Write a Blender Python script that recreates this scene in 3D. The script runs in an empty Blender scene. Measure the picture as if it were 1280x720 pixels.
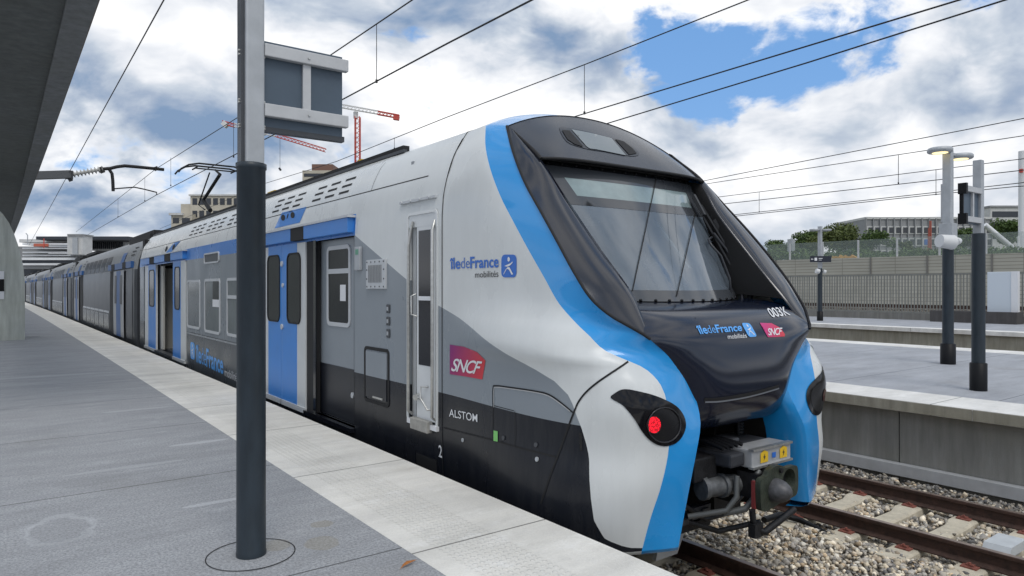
import bpy, math, random
import numpy as np
from mathutils import Vector, Matrix
from mathutils.bvhtree import BVHTree
from mathutils.geometry import delaunay_2d_cdt
random.seed(7); rng = np.random.default_rng(7)
SC = bpy.context.scene; COL = SC.collection
# ---------------------------------------------------------------- geometry of the view (metres, platform top = 0)
F = 860.0; TH = math.atan(640/F); S, C = math.sin(TH), math.cos(TH); H = 1.58; XC = 4.7
CAM = Vector((0, 0, H))
def ray(x, y):
    u = (x-640)/F; v = (360-y)/F
    return Vector((S+u*C, C-u*S, v))
def atX(x, y, X): r = ray(x, y); return CAM + r*(X/r.x)
def atY(x, y, Y): r = ray(x, y); return CAM + r*(Y/r.y)
def atZ(x, y, z=0.0): r = ray(x, y); return CAM + r*((z-H)/r.z)
def atT(x, y, t): return CAM + ray(x, y)*t
def bend(Y): return -0.00008*max(Y, 0)**2
# ---------------------------------------------------------------- materials
MATS = {}
def nt(m): return m.node_tree.nodes, m.node_tree.links
def mat(name, col, rough=.5, metal=0.0, noise=0.0, nscale=6.0, bump=0.0, bscale=40.0, coat=0.0, emit=None, estr=1.0, spec=None, stretch=None, dirt=None, alpha=None):
    if name in MATS: return MATS[name]
    m = bpy.data.materials.new(name); m.use_nodes = True; n, l = nt(m)
    b = n['Principled BSDF']; b.inputs['Roughness'].default_value = rough; b.inputs['Metallic'].default_value = metal
    b.inputs['Base Color'].default_value = (*col, 1)
    if coat: b.inputs['Coat Weight'].default_value = coat; b.inputs['Coat Roughness'].default_value = .04
    if spec is not None: b.inputs['Specular IOR Level'].default_value = spec
    if emit: b.inputs['Emission Color'].default_value = (*emit, 1); b.inputs['Emission Strength'].default_value = estr
    if noise or bump or dirt:
        tc = n.new('ShaderNodeTexCoord'); mp = n.new('ShaderNodeMapping'); l.new(tc.outputs['Object'], mp.inputs[0])
        if stretch: mp.inputs['Scale'].default_value = stretch
    if noise or dirt:
        t = n.new('ShaderNodeTexNoise'); t.inputs['Scale'].default_value = nscale; t.inputs['Detail'].default_value = 8; t.inputs['Roughness'].default_value = .62
        l.new(mp.outputs[0], t.inputs['Vector'])
        r = n.new('ShaderNodeValToRGB'); r.color_ramp.elements[0].position = .3; r.color_ramp.elements[1].position = .7
        lo = [max(0, c*(1-noise)) for c in col]; hi = [min(1, c*(1+noise)) for c in col]
        if dirt: lo = dirt
        r.color_ramp.elements[0].color = (*lo, 1); r.color_ramp.elements[1].color = (*hi, 1)
        l.new(t.outputs['Fac'], r.inputs[0]); l.new(r.outputs[0], b.inputs['Base Color'])
        q = n.new('ShaderNodeMapRange'); q.inputs['To Min'].default_value = max(.02, rough*.8); q.inputs['To Max'].default_value = min(1, rough*1.25)
        l.new(t.outputs['Fac'], q.inputs['Value']); l.new(q.outputs[0], b.inputs['Roughness'])
    if bump:
        t2 = n.new('ShaderNodeTexNoise'); t2.inputs['Scale'].default_value = bscale; t2.inputs['Detail'].default_value = 5
        l.new(mp.outputs[0], t2.inputs['Vector'])
        bp = n.new('ShaderNodeBump'); bp.inputs['Strength'].default_value = bump; bp.inputs['Distance'].default_value = .01
        l.new(t2.outputs['Fac'], bp.inputs['Height']); l.new(bp.outputs[0], b.inputs['Normal'])
    MATS[name] = m; return m
def mth(m, op, a, b=None, c=None):
    n, l = nt(m); x = n.new('ShaderNodeMath'); x.operation = op
    for i, v in enumerate((a, b, c)):
        if v is None: continue
        if isinstance(v, (int, float)): x.inputs[i].default_value = v
        else: l.new(v, x.inputs[i])
    return x.outputs[0]
def mixc(m, f, a, b):
    n, l = nt(m); x = n.new('ShaderNodeMix'); x.data_type = 'RGBA'
    if isinstance(f, (int, float)): x.inputs['Factor'].default_value = f
    else: l.new(f, x.inputs['Factor'])
    for k, v in (('A', a), ('B', b)):
        s = [i for i in x.inputs if i.name == k and i.type == 'RGBA'][0]
        if isinstance(v, tuple): s.default_value = (*v, 1)
        else: l.new(v, s)
    return [o for o in x.outputs if o.type == 'RGBA'][0]
def noise_out(m, vec, scale, detail=6, rough=.6, lo=.35, hi=.65):
    n, l = nt(m); t = n.new('ShaderNodeTexNoise'); t.inputs['Scale'].default_value = scale; t.inputs['Detail'].default_value = detail; t.inputs['Roughness'].default_value = rough
    l.new(vec, t.inputs['Vector'])
    r = n.new('ShaderNodeMapRange'); r.inputs['From Min'].default_value = lo; r.inputs['From Max'].default_value = hi
    l.new(t.outputs['Fac'], r.inputs['Value']); return r.outputs[0]
def base_mat(name, rough=.5):
    m = bpy.data.materials.new(name); m.use_nodes = True; n, l = nt(m)
    tc = n.new('ShaderNodeTexCoord'); sp = n.new('ShaderNodeSeparateXYZ'); l.new(tc.outputs['Object'], sp.inputs[0])
    b = n['Principled BSDF']; b.inputs['Roughness'].default_value = rough
    return m, n, l, b, tc.outputs['Object'], sp.outputs
def mapped(m, vec, scale):
    n, l = nt(m); mp = n.new('ShaderNodeMapping'); mp.inputs['Scale'].default_value = scale; l.new(vec, mp.inputs[0]); return mp.outputs[0]
def bumpn(m, b, h, strength, dist=.01):
    n, l = nt(m); bp = n.new('ShaderNodeBump'); bp.inputs['Strength'].default_value = strength; bp.inputs['Distance'].default_value = dist
    l.new(h, bp.inputs['Height']); l.new(bp.outputs[0], b.inputs['Normal'])

WHITE = (.66, .68, .68)
GREY = (.25, .28, .31); NAVY = (.011, .013, .019); BLUE = (.014, .29, .70)
M_white = mat('train_white_paint', WHITE, .28, noise=.05, nscale=1.2, coat=.5)
M_blue = mat('train_blue_paint', BLUE, .25, noise=.05, nscale=1.0, coat=.6)
M_hblue = mat('header_blue_paint', (.04, .21, .60), .35, noise=.06, nscale=2)
M_black = mat('gloss_black_paint', (.010, .011, .016), .12, spec=.5)
M_pillar = mat('gloss_pillar_black', (.010, .012, .020), .14, spec=.75)
M_hood = mat('gloss_navy_paint', (.006, .010, .024), .15, spec=.7)
M_gap = mat('rubber_and_void_black', (.008, .008, .009), .7)  # rubber, and also the darkness of voids put into the colour
M_dgrey = mat('charcoal_paint', (.055, .06, .068), .4, noise=.2, nscale=3)
M_grey = mat('train_grey_paint', GREY, .33, noise=.05, nscale=2)
M_glass = mat('tinted_glass', (.014, .017, .020), .16, spec=.14)
M_lglass = mat('pale_window_glass', (.13, .15, .16), .15, spec=.4, noise=.15, nscale=2)
M_frame = mat('window_frame_grey', (.52, .54, .56), .4)
M_steel = mat('brushed_steel', (.55, .55, .53), .35, metal=.8, noise=.15, nscale=20)
M_galv = mat('galvanised_steel', (.42, .44, .46), .5, metal=.3, noise=.12, nscale=6)
M_palegalv = mat('pale_galvanised', (.5, .51, .52), .5, metal=.2, noise=.1, nscale=5)
M_anth = mat('anthracite_sleeve', (.018, .028, .038), .42, noise=.22, nscale=14, bump=.15, bscale=90, stretch=(1, 1, .3))
M_blackpl = mat('black_boot', (.004, .0045, .006), .5, spec=.25)
M_letblue = mat('lettering_blue', (.03, .15, .55), .35)
M_letlight = mat('lettering_light_blue', (.10, .38, .85), .35)
M_letwhite = mat('lettering_white', (.75, .76, .78), .4)
M_letblack = mat('lettering_black', (.03, .03, .035), .4)
M_iron = mat('cast_iron', (.018, .018, .020), .5, metal=.4, noise=.4, nscale=18, bump=.4, bscale=60)
M_iron2 = mat('grey_machine_paint', (.032, .034, .040), .45, noise=.25, nscale=14)  # kept near black, shade beneath the nose is put into the colour
M_olive = mat('greasy_plate', (.032, .040, .028), .45, noise=.45, nscale=12, bump=.4, bscale=50)
M_rust = mat('rusty_rail', (.050, .026, .019), .75, noise=.45, nscale=12, bump=.5, bscale=60)
M_shine = mat('polished_railhead', (.32, .25, .21), .35, metal=.6, noise=.25, nscale=9)
M_conc = mat('pale_concrete', (.52, .47, .37), .85, noise=.2, nscale=7, bump=.5, bscale=70)
M_red = mat('red_lamp', (.5, .01, .02), .3, emit=(1, .012, .03), estr=.75)
M_redoff = mat('red_lamp_unlit', (.08, .004, .008), .1, coat=1)
_n, _l = nt(M_red); _v = _n.new('ShaderNodeTexVoronoi'); _v.inputs['Scale'].default_value = 95; _t = _n.new('ShaderNodeTexCoord'); _l.new(_t.outputs['Object'], _v.inputs['Vector'])
_r = _n.new('ShaderNodeMapRange'); _r.inputs['From Min'].default_value = .15; _r.inputs['From Max'].default_value = .65; _r.inputs['To Min'].default_value = 1.3; _r.inputs['To Max'].default_value = .12
_l.new(_v.outputs['Distance'], _r.inputs['Value']); _l.new(_r.outputs[0], _n['Principled BSDF'].inputs['Emission Strength'])
M_yel = mat('warning_yellow', (.75, .48, .02), .5)
M_wire = mat('wire_copper_dark', (.02, .02, .022), .6)
M_redpaint = mat('crane_red', (.55, .08, .06), .6)
M_cwhite = mat('crane_white', (.7, .7, .7), .6)
# ---------------------------------------------------------------- object helpers
def tag(o, label=None, cat=None, group=None, kind=None):
    if label: o['label'] = label
    if cat: o['category'] = cat
    if group: o['group'] = group
    if kind: o['kind'] = kind
    return o
def empty(name, loc, label, cat, group=None):
    o = bpy.data.objects.new(name, None); COL.objects.link(o); o.location = loc; o.empty_display_size = .3
    return tag(o, label, cat, group)
def origin_of(p):
    v = Vector(p.location)
    while p.parent: p = p.parent; v = Vector(p.location) if p.type == 'EMPTY' else v
    return v
def link(name, me, parent=None):
    o = bpy.data.objects.new(name, me); COL.objects.link(o)
    if parent is not None:
        o.parent = parent
        if parent.type == 'EMPTY': o.matrix_parent_inverse = Matrix.Translation(-Vector(parent.location))
    return o
def mk(name, vs, fs, m, parent=None, smooth=False, uvs=None):
    me = bpy.data.meshes.new(name); me.from_pydata([tuple(v) for v in vs], [], fs); me.validate()
    mm = m if isinstance(m, (list, tuple)) else [m]
    for x in mm: me.materials.append(x)
    if smooth: me.polygons.foreach_set('use_smooth', [True]*len(me.polygons))
    me.update(); return link(name, me, parent)
class MB:
    def __init__(s): s.v = []; s.f = []; s.sm = []
    def add(s, v, f, sm=False):
        b = len(s.v); s.v += [Vector(x) for x in v]; s.f += [tuple(i+b for i in q) for q in f]; s.sm += [sm]*len(f); return s
    def box(s, a, b, ax=None):
        x0, y0, z0 = a; x1, y1, z1 = b
        v = [(x0,y0,z0),(x1,y0,z0),(x1,y1,z0),(x0,y1,z0),(x0,y0,z1),(x1,y0,z1),(x1,y1,z1),(x0,y1,z1)]
        if ax: v = [ax @ Vector(p) for p in v]
        return s.add(v, [(0,3,2,1),(4,5,6,7),(0,1,5,4),(1,2,6,5),(2,3,7,6),(3,0,4,7)])
    def tube(s, pts, r, n=8, cap=True):
        pts = [Vector(p) for p in pts]; k = len(pts); rr = r if isinstance(r, (list, tuple)) else [r]*k
        v = []; f = []; up = None
        for i, p in enumerate(pts):
            d = (pts[min(i+1, k-1)]-pts[max(i-1, 0)]); d.normalize()
            if up is None:
                up = Vector((0, 0, 1)) if abs(d.z) < .9 else Vector((1, 0, 0))
            else: up = pd.rotation_difference(d) @ up
            pd = d.copy()
            a = d.cross(up); a.normalize(); bb = a.cross(d); bb.normalize(); up = bb
            for j in range(n):
                t = 2*math.pi*j/n; v.append(p + a*math.cos(t)*rr[i] + bb*math.sin(t)*rr[i])
        for i in range(k-1):
            for j in range(n): f.append((i*n+j, i*n+(j+1) % n, (i+1)*n+(j+1) % n, (i+1)*n+j))
        s.add(v, f, n > 4)
        if cap: s.add(v[:n], [tuple(range(n))]); s.add(v[-n:], [tuple(reversed(range(n)))])
        return s
    def bar(s, a, b, w, h=None):          # rectangular bar between two points
        a = Vector(a); b = Vector(b); h = h or w; d = (b-a).normalized()
        up = Vector((0, 0, 1)) if abs(d.z) < .95 else Vector((0, 1, 0))
        x = d.cross(up).normalized(); y = x.cross(d)
        v = []
        for p in (a, b):
            for i, j in ((-1,-1),(1,-1),(1,1),(-1,1)): v.append(p + x*i*w/2 + y*j*h/2)
        return s.add(v, [(0,1,2,3),(7,6,5,4),(0,4,5,1),(1,5,6,2),(2,6,7,3),(3,7,4,0)])
    def lathe(s, base, prof, n=20, axis='z'):
        v = []; f = []; k = len(prof); base = Vector(base)
        for r, z in prof:
            for j in range(n):
                t = 2*math.pi*j/n; a, b = r*math.cos(t), r*math.sin(t)
                v.append(base + (Vector((a, b, z)) if axis == 'z' else Vector((a, z, b)) if axis == 'y' else Vector((z, a, b))))
        for i in range(k-1):
            for j in range(n): f.append((i*n+j, i*n+(j+1) % n, (i+1)*n+(j+1) % n, (i+1)*n+j))
        s.add(v, f, True)
        s.add(v[:n], [tuple(range(n))]); s.add(v[-n:], [tuple(range(n))]); return s
    def build(s, name, m, parent=None, bevel=0):
        me = bpy.data.meshes.new(name); me.from_pydata([tuple(v) for v in s.v], [], s.f)
        me.polygons.foreach_set('use_smooth', s.sm); me.materials.append(m); me.update()
        if bevel:
            import bmesh
            bm = bmesh.new(); bm.from_mesh(me); bmesh.ops.bevel(bm, geom=bm.edges[:], offset=bevel, segments=2, affect='EDGES', profile=.6)
            bm.to_mesh(me); bm.free()
        return link(name, me, parent)
def grid_faces(nr, nc, flip=False):
    f = []
    for i in range(nr-1):
        for j in range(nc-1):
            q = (i*nc+j, i*nc+j+1, (i+1)*nc+j+1, (i+1)*nc+j); f.append(tuple(reversed(q)) if flip else q)
    return f
def interp(tab, x):
    ks = [t[0] for t in tab]; n = len(tab[0])-1
    return tuple(float(np.interp(x, ks, [t[i+1] for t in tab])) for i in range(n))
def smooth_tab(tab, n=120):
    # resample a table on a smooth (monotone-ish Catmull-Rom) curve
    P = np.array(tab, float); out = []
    k = len(P)
    for i in range(k-1):
        p0 = P[max(i-1, 0)]; p1 = P[i]; p2 = P[i+1]; p3 = P[min(i+2, k-1)]
        for t in np.linspace(0, 1, 9)[:-1]:
            h = p2[0]-p1[0]
            m1 = (p2-p0)/max(p2[0]-p0[0], 1e-6)*h; m2 = (p3-p1)/max(p3[0]-p1[0], 1e-6)*h
            h00 = 2*t**3-3*t**2+1; h10 = t**3-2*t**2+t; h01 = -2*t**3+3*t**2; h11 = t**3-t**2
            q = h00*p1+h10*m1+h01*p2+h11*m2; q[0] = p1[0]+t*h; out.append(tuple(q))
    out.append(tuple(P[-1])); return out
# ================================================================= GROUND, TRACKS, PLATFORMS
def concrete_floor(name, col, joint0=None, spacing=2.45, speck=.35, streak=.25, scars=False):
    m, n, l, b, co, xyz = base_mat(name, .82)
    big = noise_out(m, mapped(m, co, (.5, 1.6, 1)), 1.1, 8, .65, .3, .7)
    fine = noise_out(m, co, 60, 3, .8, .40, .62)
    mid = noise_out(m, mapped(m, co, (1.0, 5, 1)), 1.4, 7, .7, .42, .75)
    c = mixc(m, big, tuple(x*.78 for x in col), tuple(min(1, x*1.16) for x in col))
    c = mixc(m, mth(m, 'MULTIPLY', mid, streak), c, tuple(min(1, x*1.55) for x in col))
    dark = noise_out(m, mapped(m, co, (1, 1, 1)), .9, 5, .6, .58, .72)
    c = mixc(m, mth(m, 'MULTIPLY', dark, .38), c, (col[0]*.62, col[1]*.58, col[2]*.5))
    c = mixc(m, mth(m, 'MULTIPLY', fine, speck), c, tuple(x*.52 for x in col))
    blot = noise_out(m, co, 5.5, 6, .7, .54, .70); c = mixc(m, mth(m, 'MULTIPLY', blot, .30), c, tuple(x*.62 for x in col))
    blot2 = noise_out(m, mapped(m, co, (1, 1.7, 1)), 2.3, 7, .72, .56, .66); c = mixc(m, mth(m, 'MULTIPLY', blot2, .22), c, tuple(min(1, x*1.5) for x in col))
    fine2 = noise_out(m, co, 110, 2, .8, .6, .8)
    c = mixc(m, mth(m, 'MULTIPLY', fine2, .35), c, tuple(min(1, x*1.9) for x in col))
    if joint0 is not None:
        t = mth(m, 'SUBTRACT', xyz[1], joint0); t = mth(m, 'PINGPONG', mth(m, 'ADD', t, spacing*50), spacing/2)
        j = mth(m, 'LESS_THAN', t, .008)
        c = mixc(m, mth(m, 'MULTIPLY', j, .85), c, tuple(x*.2 for x in col))
    if scars:
        def scar(c, P, rx, ry, colr, amt, inner=0.0):
            wob = noise_out(m, co, 4.5, 5, .6, .2, .8)
            dx = mth(m, 'MULTIPLY', mth(m, 'SUBTRACT', xyz[0], P.x), 1/rx); dy = mth(m, 'MULTIPLY', mth(m, 'SUBTRACT', xyz[1], P.y), 1/ry)
            r = mth(m, 'ADD', mth(m, 'SQRT', mth(m, 'ADD', mth(m, 'MULTIPLY', dx, dx), mth(m, 'MULTIPLY', dy, dy))), mth(m, 'MULTIPLY', mth(m, 'SUBTRACT', wob, .5), .55))
            k = n.new('ShaderNodeMapRange'); k.interpolation_type = 'SMOOTHSTEP'; k.inputs['From Min'].default_value = 1.08; k.inputs['From Max'].default_value = .92; l.new(r, k.inputs['Value']); f = k.outputs[0]
            if inner:
                k2 = n.new('ShaderNodeMapRange'); k2.interpolation_type = 'SMOOTHSTEP'; k2.inputs['From Min'].default_value = inner-.1; k2.inputs['From Max'].default_value = inner+.02; l.new(r, k2.inputs['Value']); f = mth(m, 'MULTIPLY', f, k2.outputs[0])
            return mixc(m, mth(m, 'MULTIPLY', f, amt), c, colr)
        lt_ = tuple(x*1.55 for x in col); dk_ = tuple(x*.6 for x in col); br_ = (col[0]*.72, col[1]*.62, col[2]*.42)
        c = scar(c, atZ(75, 662), .20, .34, lt_, .26, .82); c = scar(c, atZ(75, 665), .17, .30, dk_, .25)
        c = scar(c, atZ(268, 628), .22, .035, lt_, .45); c = scar(c, atZ(250, 553), .30, .05, lt_, .45); c = scar(c, atZ(170, 512), .42, .06, lt_, .30)
        c = scar(c, atZ(402, 679), .10, .12, br_, .38); c = scar(c, atZ(345, 682), .09, .10, br_, .35); c = scar(c, atZ(402, 655), .08, .07, br_, .4); c = scar(c, atZ(160, 584), .5, .05, lt_, .25); c = scar(c, atZ(60, 470), .9, .12, lt_, .25)
        c = scar(c, atZ(230, 480), .5, .10, dk_, .3); c = scar(c, atZ(120, 600), .30, .16, dk_, .22)
    l.new(c, b.inputs['Base Color']); bumpn(m, b, fine, .35, .004)
    return m
M_plat = concrete_floor('platform_asphalt_concrete', (.36, .37, .385), 3.76, 2.45, .85, .4, True)
M_plat2 = concrete_floor('far_platform_concrete', (.35, .365, .395), 1.2, 2.45, .25, .2)
M_strip = concrete_floor('white_edge_paving', (.74, .72, .665), 3.63, 2.05, .15, .12)
def studs(m, x0, x1):
    n, l = nt(m); b = n['Principled BSDF']; tc = n.new('ShaderNodeTexCoord'); sp = n.new('ShaderNodeSeparateXYZ'); l.new(tc.outputs['Object'], sp.inputs[0])
    fx = mth(m, 'SUBTRACT', mth(m, 'FRACT', mth(m, 'MULTIPLY', sp.outputs[0], 1/.05)), .5); fy = mth(m, 'SUBTRACT', mth(m, 'FRACT', mth(m, 'MULTIPLY', sp.outputs[1], 1/.05)), .5)
    r2 = mth(m, 'ADD', mth(m, 'MULTIPLY', fx, fx), mth(m, 'MULTIPLY', fy, fy))
    k = n.new('ShaderNodeMapRange'); k.inputs['From Min'].default_value = .10; k.inputs['From Max'].default_value = .05; l.new(r2, k.inputs['Value'])
    g = mth(m, 'MULTIPLY', mth(m, 'GREATER_THAN', sp.outputs[0], x0), mth(m, 'LESS_THAN', sp.outputs[0], x1)); h = mth(m, 'MULTIPLY', k.outputs[0], g)
    old = b.inputs['Base Color'].links[0].from_socket
    l.new(mixc(m, mth(m, 'MULTIPLY', mth(m, 'MULTIPLY', mth(m, 'SUBTRACT', 1.0, k.outputs[0]), g), .08), old, (.42, .40, .35)), b.inputs['Base Color'])
    bp = n.new('ShaderNodeBump'); bp.inputs['Strength'].default_value = .8; bp.inputs['Distance'].default_value = .006; l.new(h, bp.inputs['Height'])
    l.new(b.inputs['Normal'].links[0].from_socket, bp.inputs['Normal']); l.new(bp.outputs[0], b.inputs['Normal'])
studs(M_strip, 2.12, 2.56)
M_strip2 = concrete_floor('white_edge_paving_far', (.72, .71, .68), 4.1, 4.1, .10, .08)
def tactile(m):
    n, l = nt(m); return m
def wallmat(name, col, streaks=True, rough=.85):
    m, n, l, b, co, xyz = base_mat(name, rough)
    a = noise_out(m, mapped(m, co, (3, 3, .35)), 2.2, 8, .65, .35, .7)
    k = noise_out(m, co, 1.1, 6, .6, .4, .7)
    c = mixc(m, a, tuple(x*.72 for x in col), tuple(x*1.15 for x in col))
    c = mixc(m, mth(m, 'MULTIPLY', k, .4), c, (col[0]*.62, col[1]*.6, col[2]*.5))
    f = noise_out(m, co, 60, 3, .7)
    c = mixc(m, mth(m, 'MULTIPLY', f, .2), c, tuple(x*.6 for x in col))
    l.new(c, b.inputs['Base Color']); bumpn(m, b, f, .3, .004); return m
M_wall = wallmat('platform_wall_concrete', (.29, .285, .265))
M_cope = wallmat('coping_edge_concrete', (.36, .34, .28))
# ballast bed sheet
def ballastmat():
    m, n, l, b, co, xyz = base_mat('ballast_bed', .9)
    v = n.new('ShaderNodeTexVoronoi'); v.inputs['Scale'].default_value = 19; l.new(co, v.inputs['Vector'])
    r = n.new('ShaderNodeValToRGB'); cr = r.color_ramp; cr.elements[0].color = (.06, .055, .05, 1); cr.elements[1].color = (.40, .36, .30, 1)
    e = cr.elements.new(.5); e.color = (.2, .18, .155, 1)
    s = n.new('ShaderNodeSeparateColor'); l.new(v.outputs['Color'], s.inputs[0]); l.new(s.outputs[0], r.inputs[0])
    l.new(r.outputs[0], b.inputs['Base Color'])
    bumpn(m, b, v.outputs['Distance'], 1.0, .04); b.inputs['Normal'].links[0].from_node.invert = True
    return m
M_ballast = ballastmat()
def sheet(name, x0, x1, y0, y1, z, m, kind='structure', curved=False, ny=30):
    ys = np.linspace(y0, y1, ny) if curved else [y0, y1]
    vs = []; fs = []
    for y in ys:
        d = bend(y) if curved else 0
        vs += [(x0+d, y, z), (x1+d, y, z)]
    for i in range(len(ys)-1): fs.append((2*i, 2*i+1, 2*i+3, 2*i+2))
    o = mk(name, vs, fs, m); o['kind'] = kind; return o
M_ground = mat('ground_earth', (.13, .13, .11), .95, noise=.3, nscale=.05)
sheet('ground', -3000, 3000, -3000, 3000, -1.32, M_ground)
sheet('trackbed', 3.05, 10.3, -20, 160, -1.2, M_ballast, curved=True)
sheet('trackbed', 20.2, 28.8, -30, 160, -1.2, M_ballast, curved=True)
def curved_box(name, x0, x1, z0, z1, y0, y1, m, ny=40, parent=None, flip=False):
    ys = list(np.linspace(y0, min(y1, 20), 12)) + list(np.linspace(20, y1, ny))[1:] if y1 > 20 else list(np.linspace(y0, y1, 4))
    vs = []; fs = []
    for y in ys:
        d = bend(y); vs += [(x0+d, y, z0), (x1+d, y, z0), (x1+d, y, z1), (x0+d, y, z1)]
    for i in range(len(ys)-1):
        a = 4*i; b = a+4
        for j in range(4): fs.append((a+j, a+(j+1) % 4, b+(j+1) % 4, b+j))
    fs += [(3, 2, 1, 0), (4*(len(ys)-1), 4*(len(ys)-1)+1, 4*(len(ys)-1)+2, 4*(len(ys)-1)+3)]
    return mk(name, vs, fs, m, parent)
YF = 170
def struct(o): o['kind'] = 'structure'; return o
struct(curved_box('platform', -30, 1.965, -1.3, 0, -12, YF, M_plat))
struct(curved_box('platform_edge', 1.965, 2.985, -.16, .002, -12, YF, M_strip))
struct(curved_box('platform_wall', 1.96, 2.85, -1.3, -.16, -12, YF, M_wall))
struct(curved_box('platform', 11.16, 19.45, -1.3, 0, -20, YF, M_plat2))
struct(curved_box('platform_edge', 10.14, 11.16, -.15, .002, -20, YF, M_strip2))
struct(curved_box('platform_edge', 19.45, 20.4, -.15, .002, -20, YF, M_strip2))
struct(curved_box('platform', 29.4, 37.2, -1.3, 0, -30, YF, M_plat2))
struct(curved_box('platform_edge', 28.6, 29.4, -.13, .02, -30, YF, M_strip2))
struct(curved_box('platform_wall', 28.75, 29.41, -1.3, -.132, -30, YF, M_cope))
# wall of the right platform: panels with joints, coping face, aluminium duct
w = MB()
ys = np.arange(-13.02, 60, 2.2)
for y in ys: w.box((10.30, y+.008, -1.3), (10.5, y+2.192, -.15))
o = w.build('platform_wall', M_wall); struct(o)
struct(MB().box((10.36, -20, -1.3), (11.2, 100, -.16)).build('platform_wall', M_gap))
cw = MB()
for y in np.arange(-13.2, 60, 2.1): cw.box((10.128, y+.005, -.145), (10.3, y+2.095, -.006))
struct(cw.build('platform_coping', M_cope))
duct = MB(); duct.box((10.16, -12, -1.07), (10.29, 60, -.905))
tag(duct.build('cable_duct', M_palegalv, bevel=.006), 'long galvanised metal cable duct along the foot of the right hand platform wall', 'cable duct')
# ---------------------------------------------------------------- rails
def rail(xc, y0, y1, name, label, curved=True):
    prof = [(-.075,-.172),(.075,-.172),(.075,-.160),(.012,-.135),(.010,-.045),(.036,-.035),(.036,-.006),(.030,0),(-.030,0),(-.036,-.006),(-.036,-.035),(-.010,-.045),(-.012,-.135),(-.075,-.160)]
    ys = np.linspace(y0, y1, 50); vs = []; fs = []; n = len(prof)
    for y in ys:
        for a, z in prof: vs.append((xc+a+bend(y), y, -.92+z))
    for i in range(len(ys)-1):
        for j in range(n): fs.append((i*n+j, (i+1)*n+j, (i+1)*n+(j+1) % n, i*n+(j+1) % n))
    fs.append(tuple(range(n)))
    o = mk(name, vs, fs, [M_rust, M_shine])
    for p in o.data.polygons:
        if abs(p.normal.z) > .9 and p.center.z > -.93: p.material_index = 1
    return tag(o, label, 'rail', 'running rails')
rail(3.95, -12, 160, 'rail', 'rail under the train on the side of the near platform')
rail(5.455, -12, 160, 'rail', 'rail coming out from under the train nose, nearest the coupler hose')
rail(7.58, -12, 160, 'rail', 'rusty rail of the empty track, the one nearer the train')
rail(9.085, -12, 160, 'rail', 'rusty rail of the empty track, the one nearer the right hand platform wall')
for k, (x, lb) in enumerate(((21.6, 'platform'), (23.1, ''), (25.6, ''), (27.1, ''))):
    pass
# sleepers (things), clips as children
M_clip = mat('red_brown_clip', (.22, .075, .055), .8, noise=.4, nscale=30)
def sleeper_mesh():
    m = MB(); P = [(-1.25,.13,-1.10),(-.95,.13,-1.10),(-.5,.13,-1.10),(-.38,.11,-1.13),(.38,.11,-1.13),(.5,.13,-1.10),(.95,.13,-1.10),(1.25,.13,-1.10)]
    vs = []; fs = []
    for x, hw, zt in P:
        vs += [(x, -hw-.02, -1.3), (x, hw+.02, -1.3), (x, hw, zt-.02), (x, hw-.02, zt), (x, -hw+.02, zt), (x, -hw, zt-.02)]
    for i in range(len(P)-1):
        for j in range(6): fs.append((i*6+j, i*6+(j+1) % 6, (i+1)*6+(j+1) % 6, (i+1)*6+j))
    fs += [tuple(range(5, -1, -1)), tuple(range(6*(len(P)-1), 6*len(P)))]
    m.add(vs, fs); return m
sm = sleeper_mesh()
sl0 = sm.build('concrete_sleeper', M_conc)
def clip_at(x, XC_):
    c = MB()
    for sgn in (0,):
        xx = x; sgn = -1 if x < XC_ else 1
        c.box((xx-.045, -.07, -1.115), (xx+.045, .07, -1.085)); c.box((xx-.03-.02*sgn, -.035, -1.085), (xx+.02-.02*sgn, .035, -1.07))
        c.tube([(xx, 0, -1.07), (xx, 0, -1.05)], .014, 6)
    return c
ORD = ['first', 'second', 'third', 'fourth', 'fifth', 'sixth', 'seventh', 'eighth', 'ninth', 'tenth', 'eleventh', 'twelfth', 'thirteenth', 'fourteenth', 'fifteenth']
cl = [clip_at(x+d, x).build('rail_clip', M_clip, sl0) for x in (-.7525, .7525) for d in (-.125, .125)]
def put_sleeper(xc, y, label, group, first=None):
    if first is None:
        o = sl0.copy(); COL.objects.link(o)
        for c0 in cl:
            c = c0.copy(); COL.objects.link(c); c.parent = o
    else: o = first
    o.location = (xc, y, 0); tag(o, label, 'sleeper', group); return o
Y0B = 2.07
put_sleeper(8.333, Y0B-.6, 'concrete sleeper of the empty track at the bottom right corner of the view', 'sleepers of the empty track', first=sl0)
for k in range(7):
    put_sleeper(8.333, Y0B+.6*k, 'pale concrete sleeper of the empty track, %s counting away from the bottom right corner' % ORD[k+1], 'sleepers of the empty track')
for k in range(7):
    put_sleeper(4.70, 1.7+.6*k, 'concrete sleeper under the train nose, %s counting away from the camera' % ORD[k], 'sleepers of the occupied track')
# balise
bl = empty('balise', (8.2, 2.62, -1.12), 'pale grey balise box between the rails of the empty track', 'balise')
b_ = MB(); vs = []; pr = [(-.26, -1.06), (-.2, -.985), (.2, -.985), (.26, -1.06), (.22, -1.08), (-.22, -1.08)]
for y in (2.50, 2.74):
    for x, z in pr: vs.append((8.2+x, y, z))
b_.add(vs, [(0,1,7,6),(1,2,8,7),(2,3,9,8),(3,4,10,9),(4,5,11,10),(5,0,6,11),(5,4,3,2,1,0),(6,7,8,9,10,11)])
b_.build('housing', mat('balise_grey', (.5, .53, .55), .5, noise=.1, nscale=9), bl)
MB().box((7.98, 2.56, -1.2), (8.06, 2.68, -1.081)).build('foot', M_galv, bl); MB().box((8.34, 2.56, -1.2), (8.42, 2.68, -1.081)).build('foot', M_galv, bl)
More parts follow.
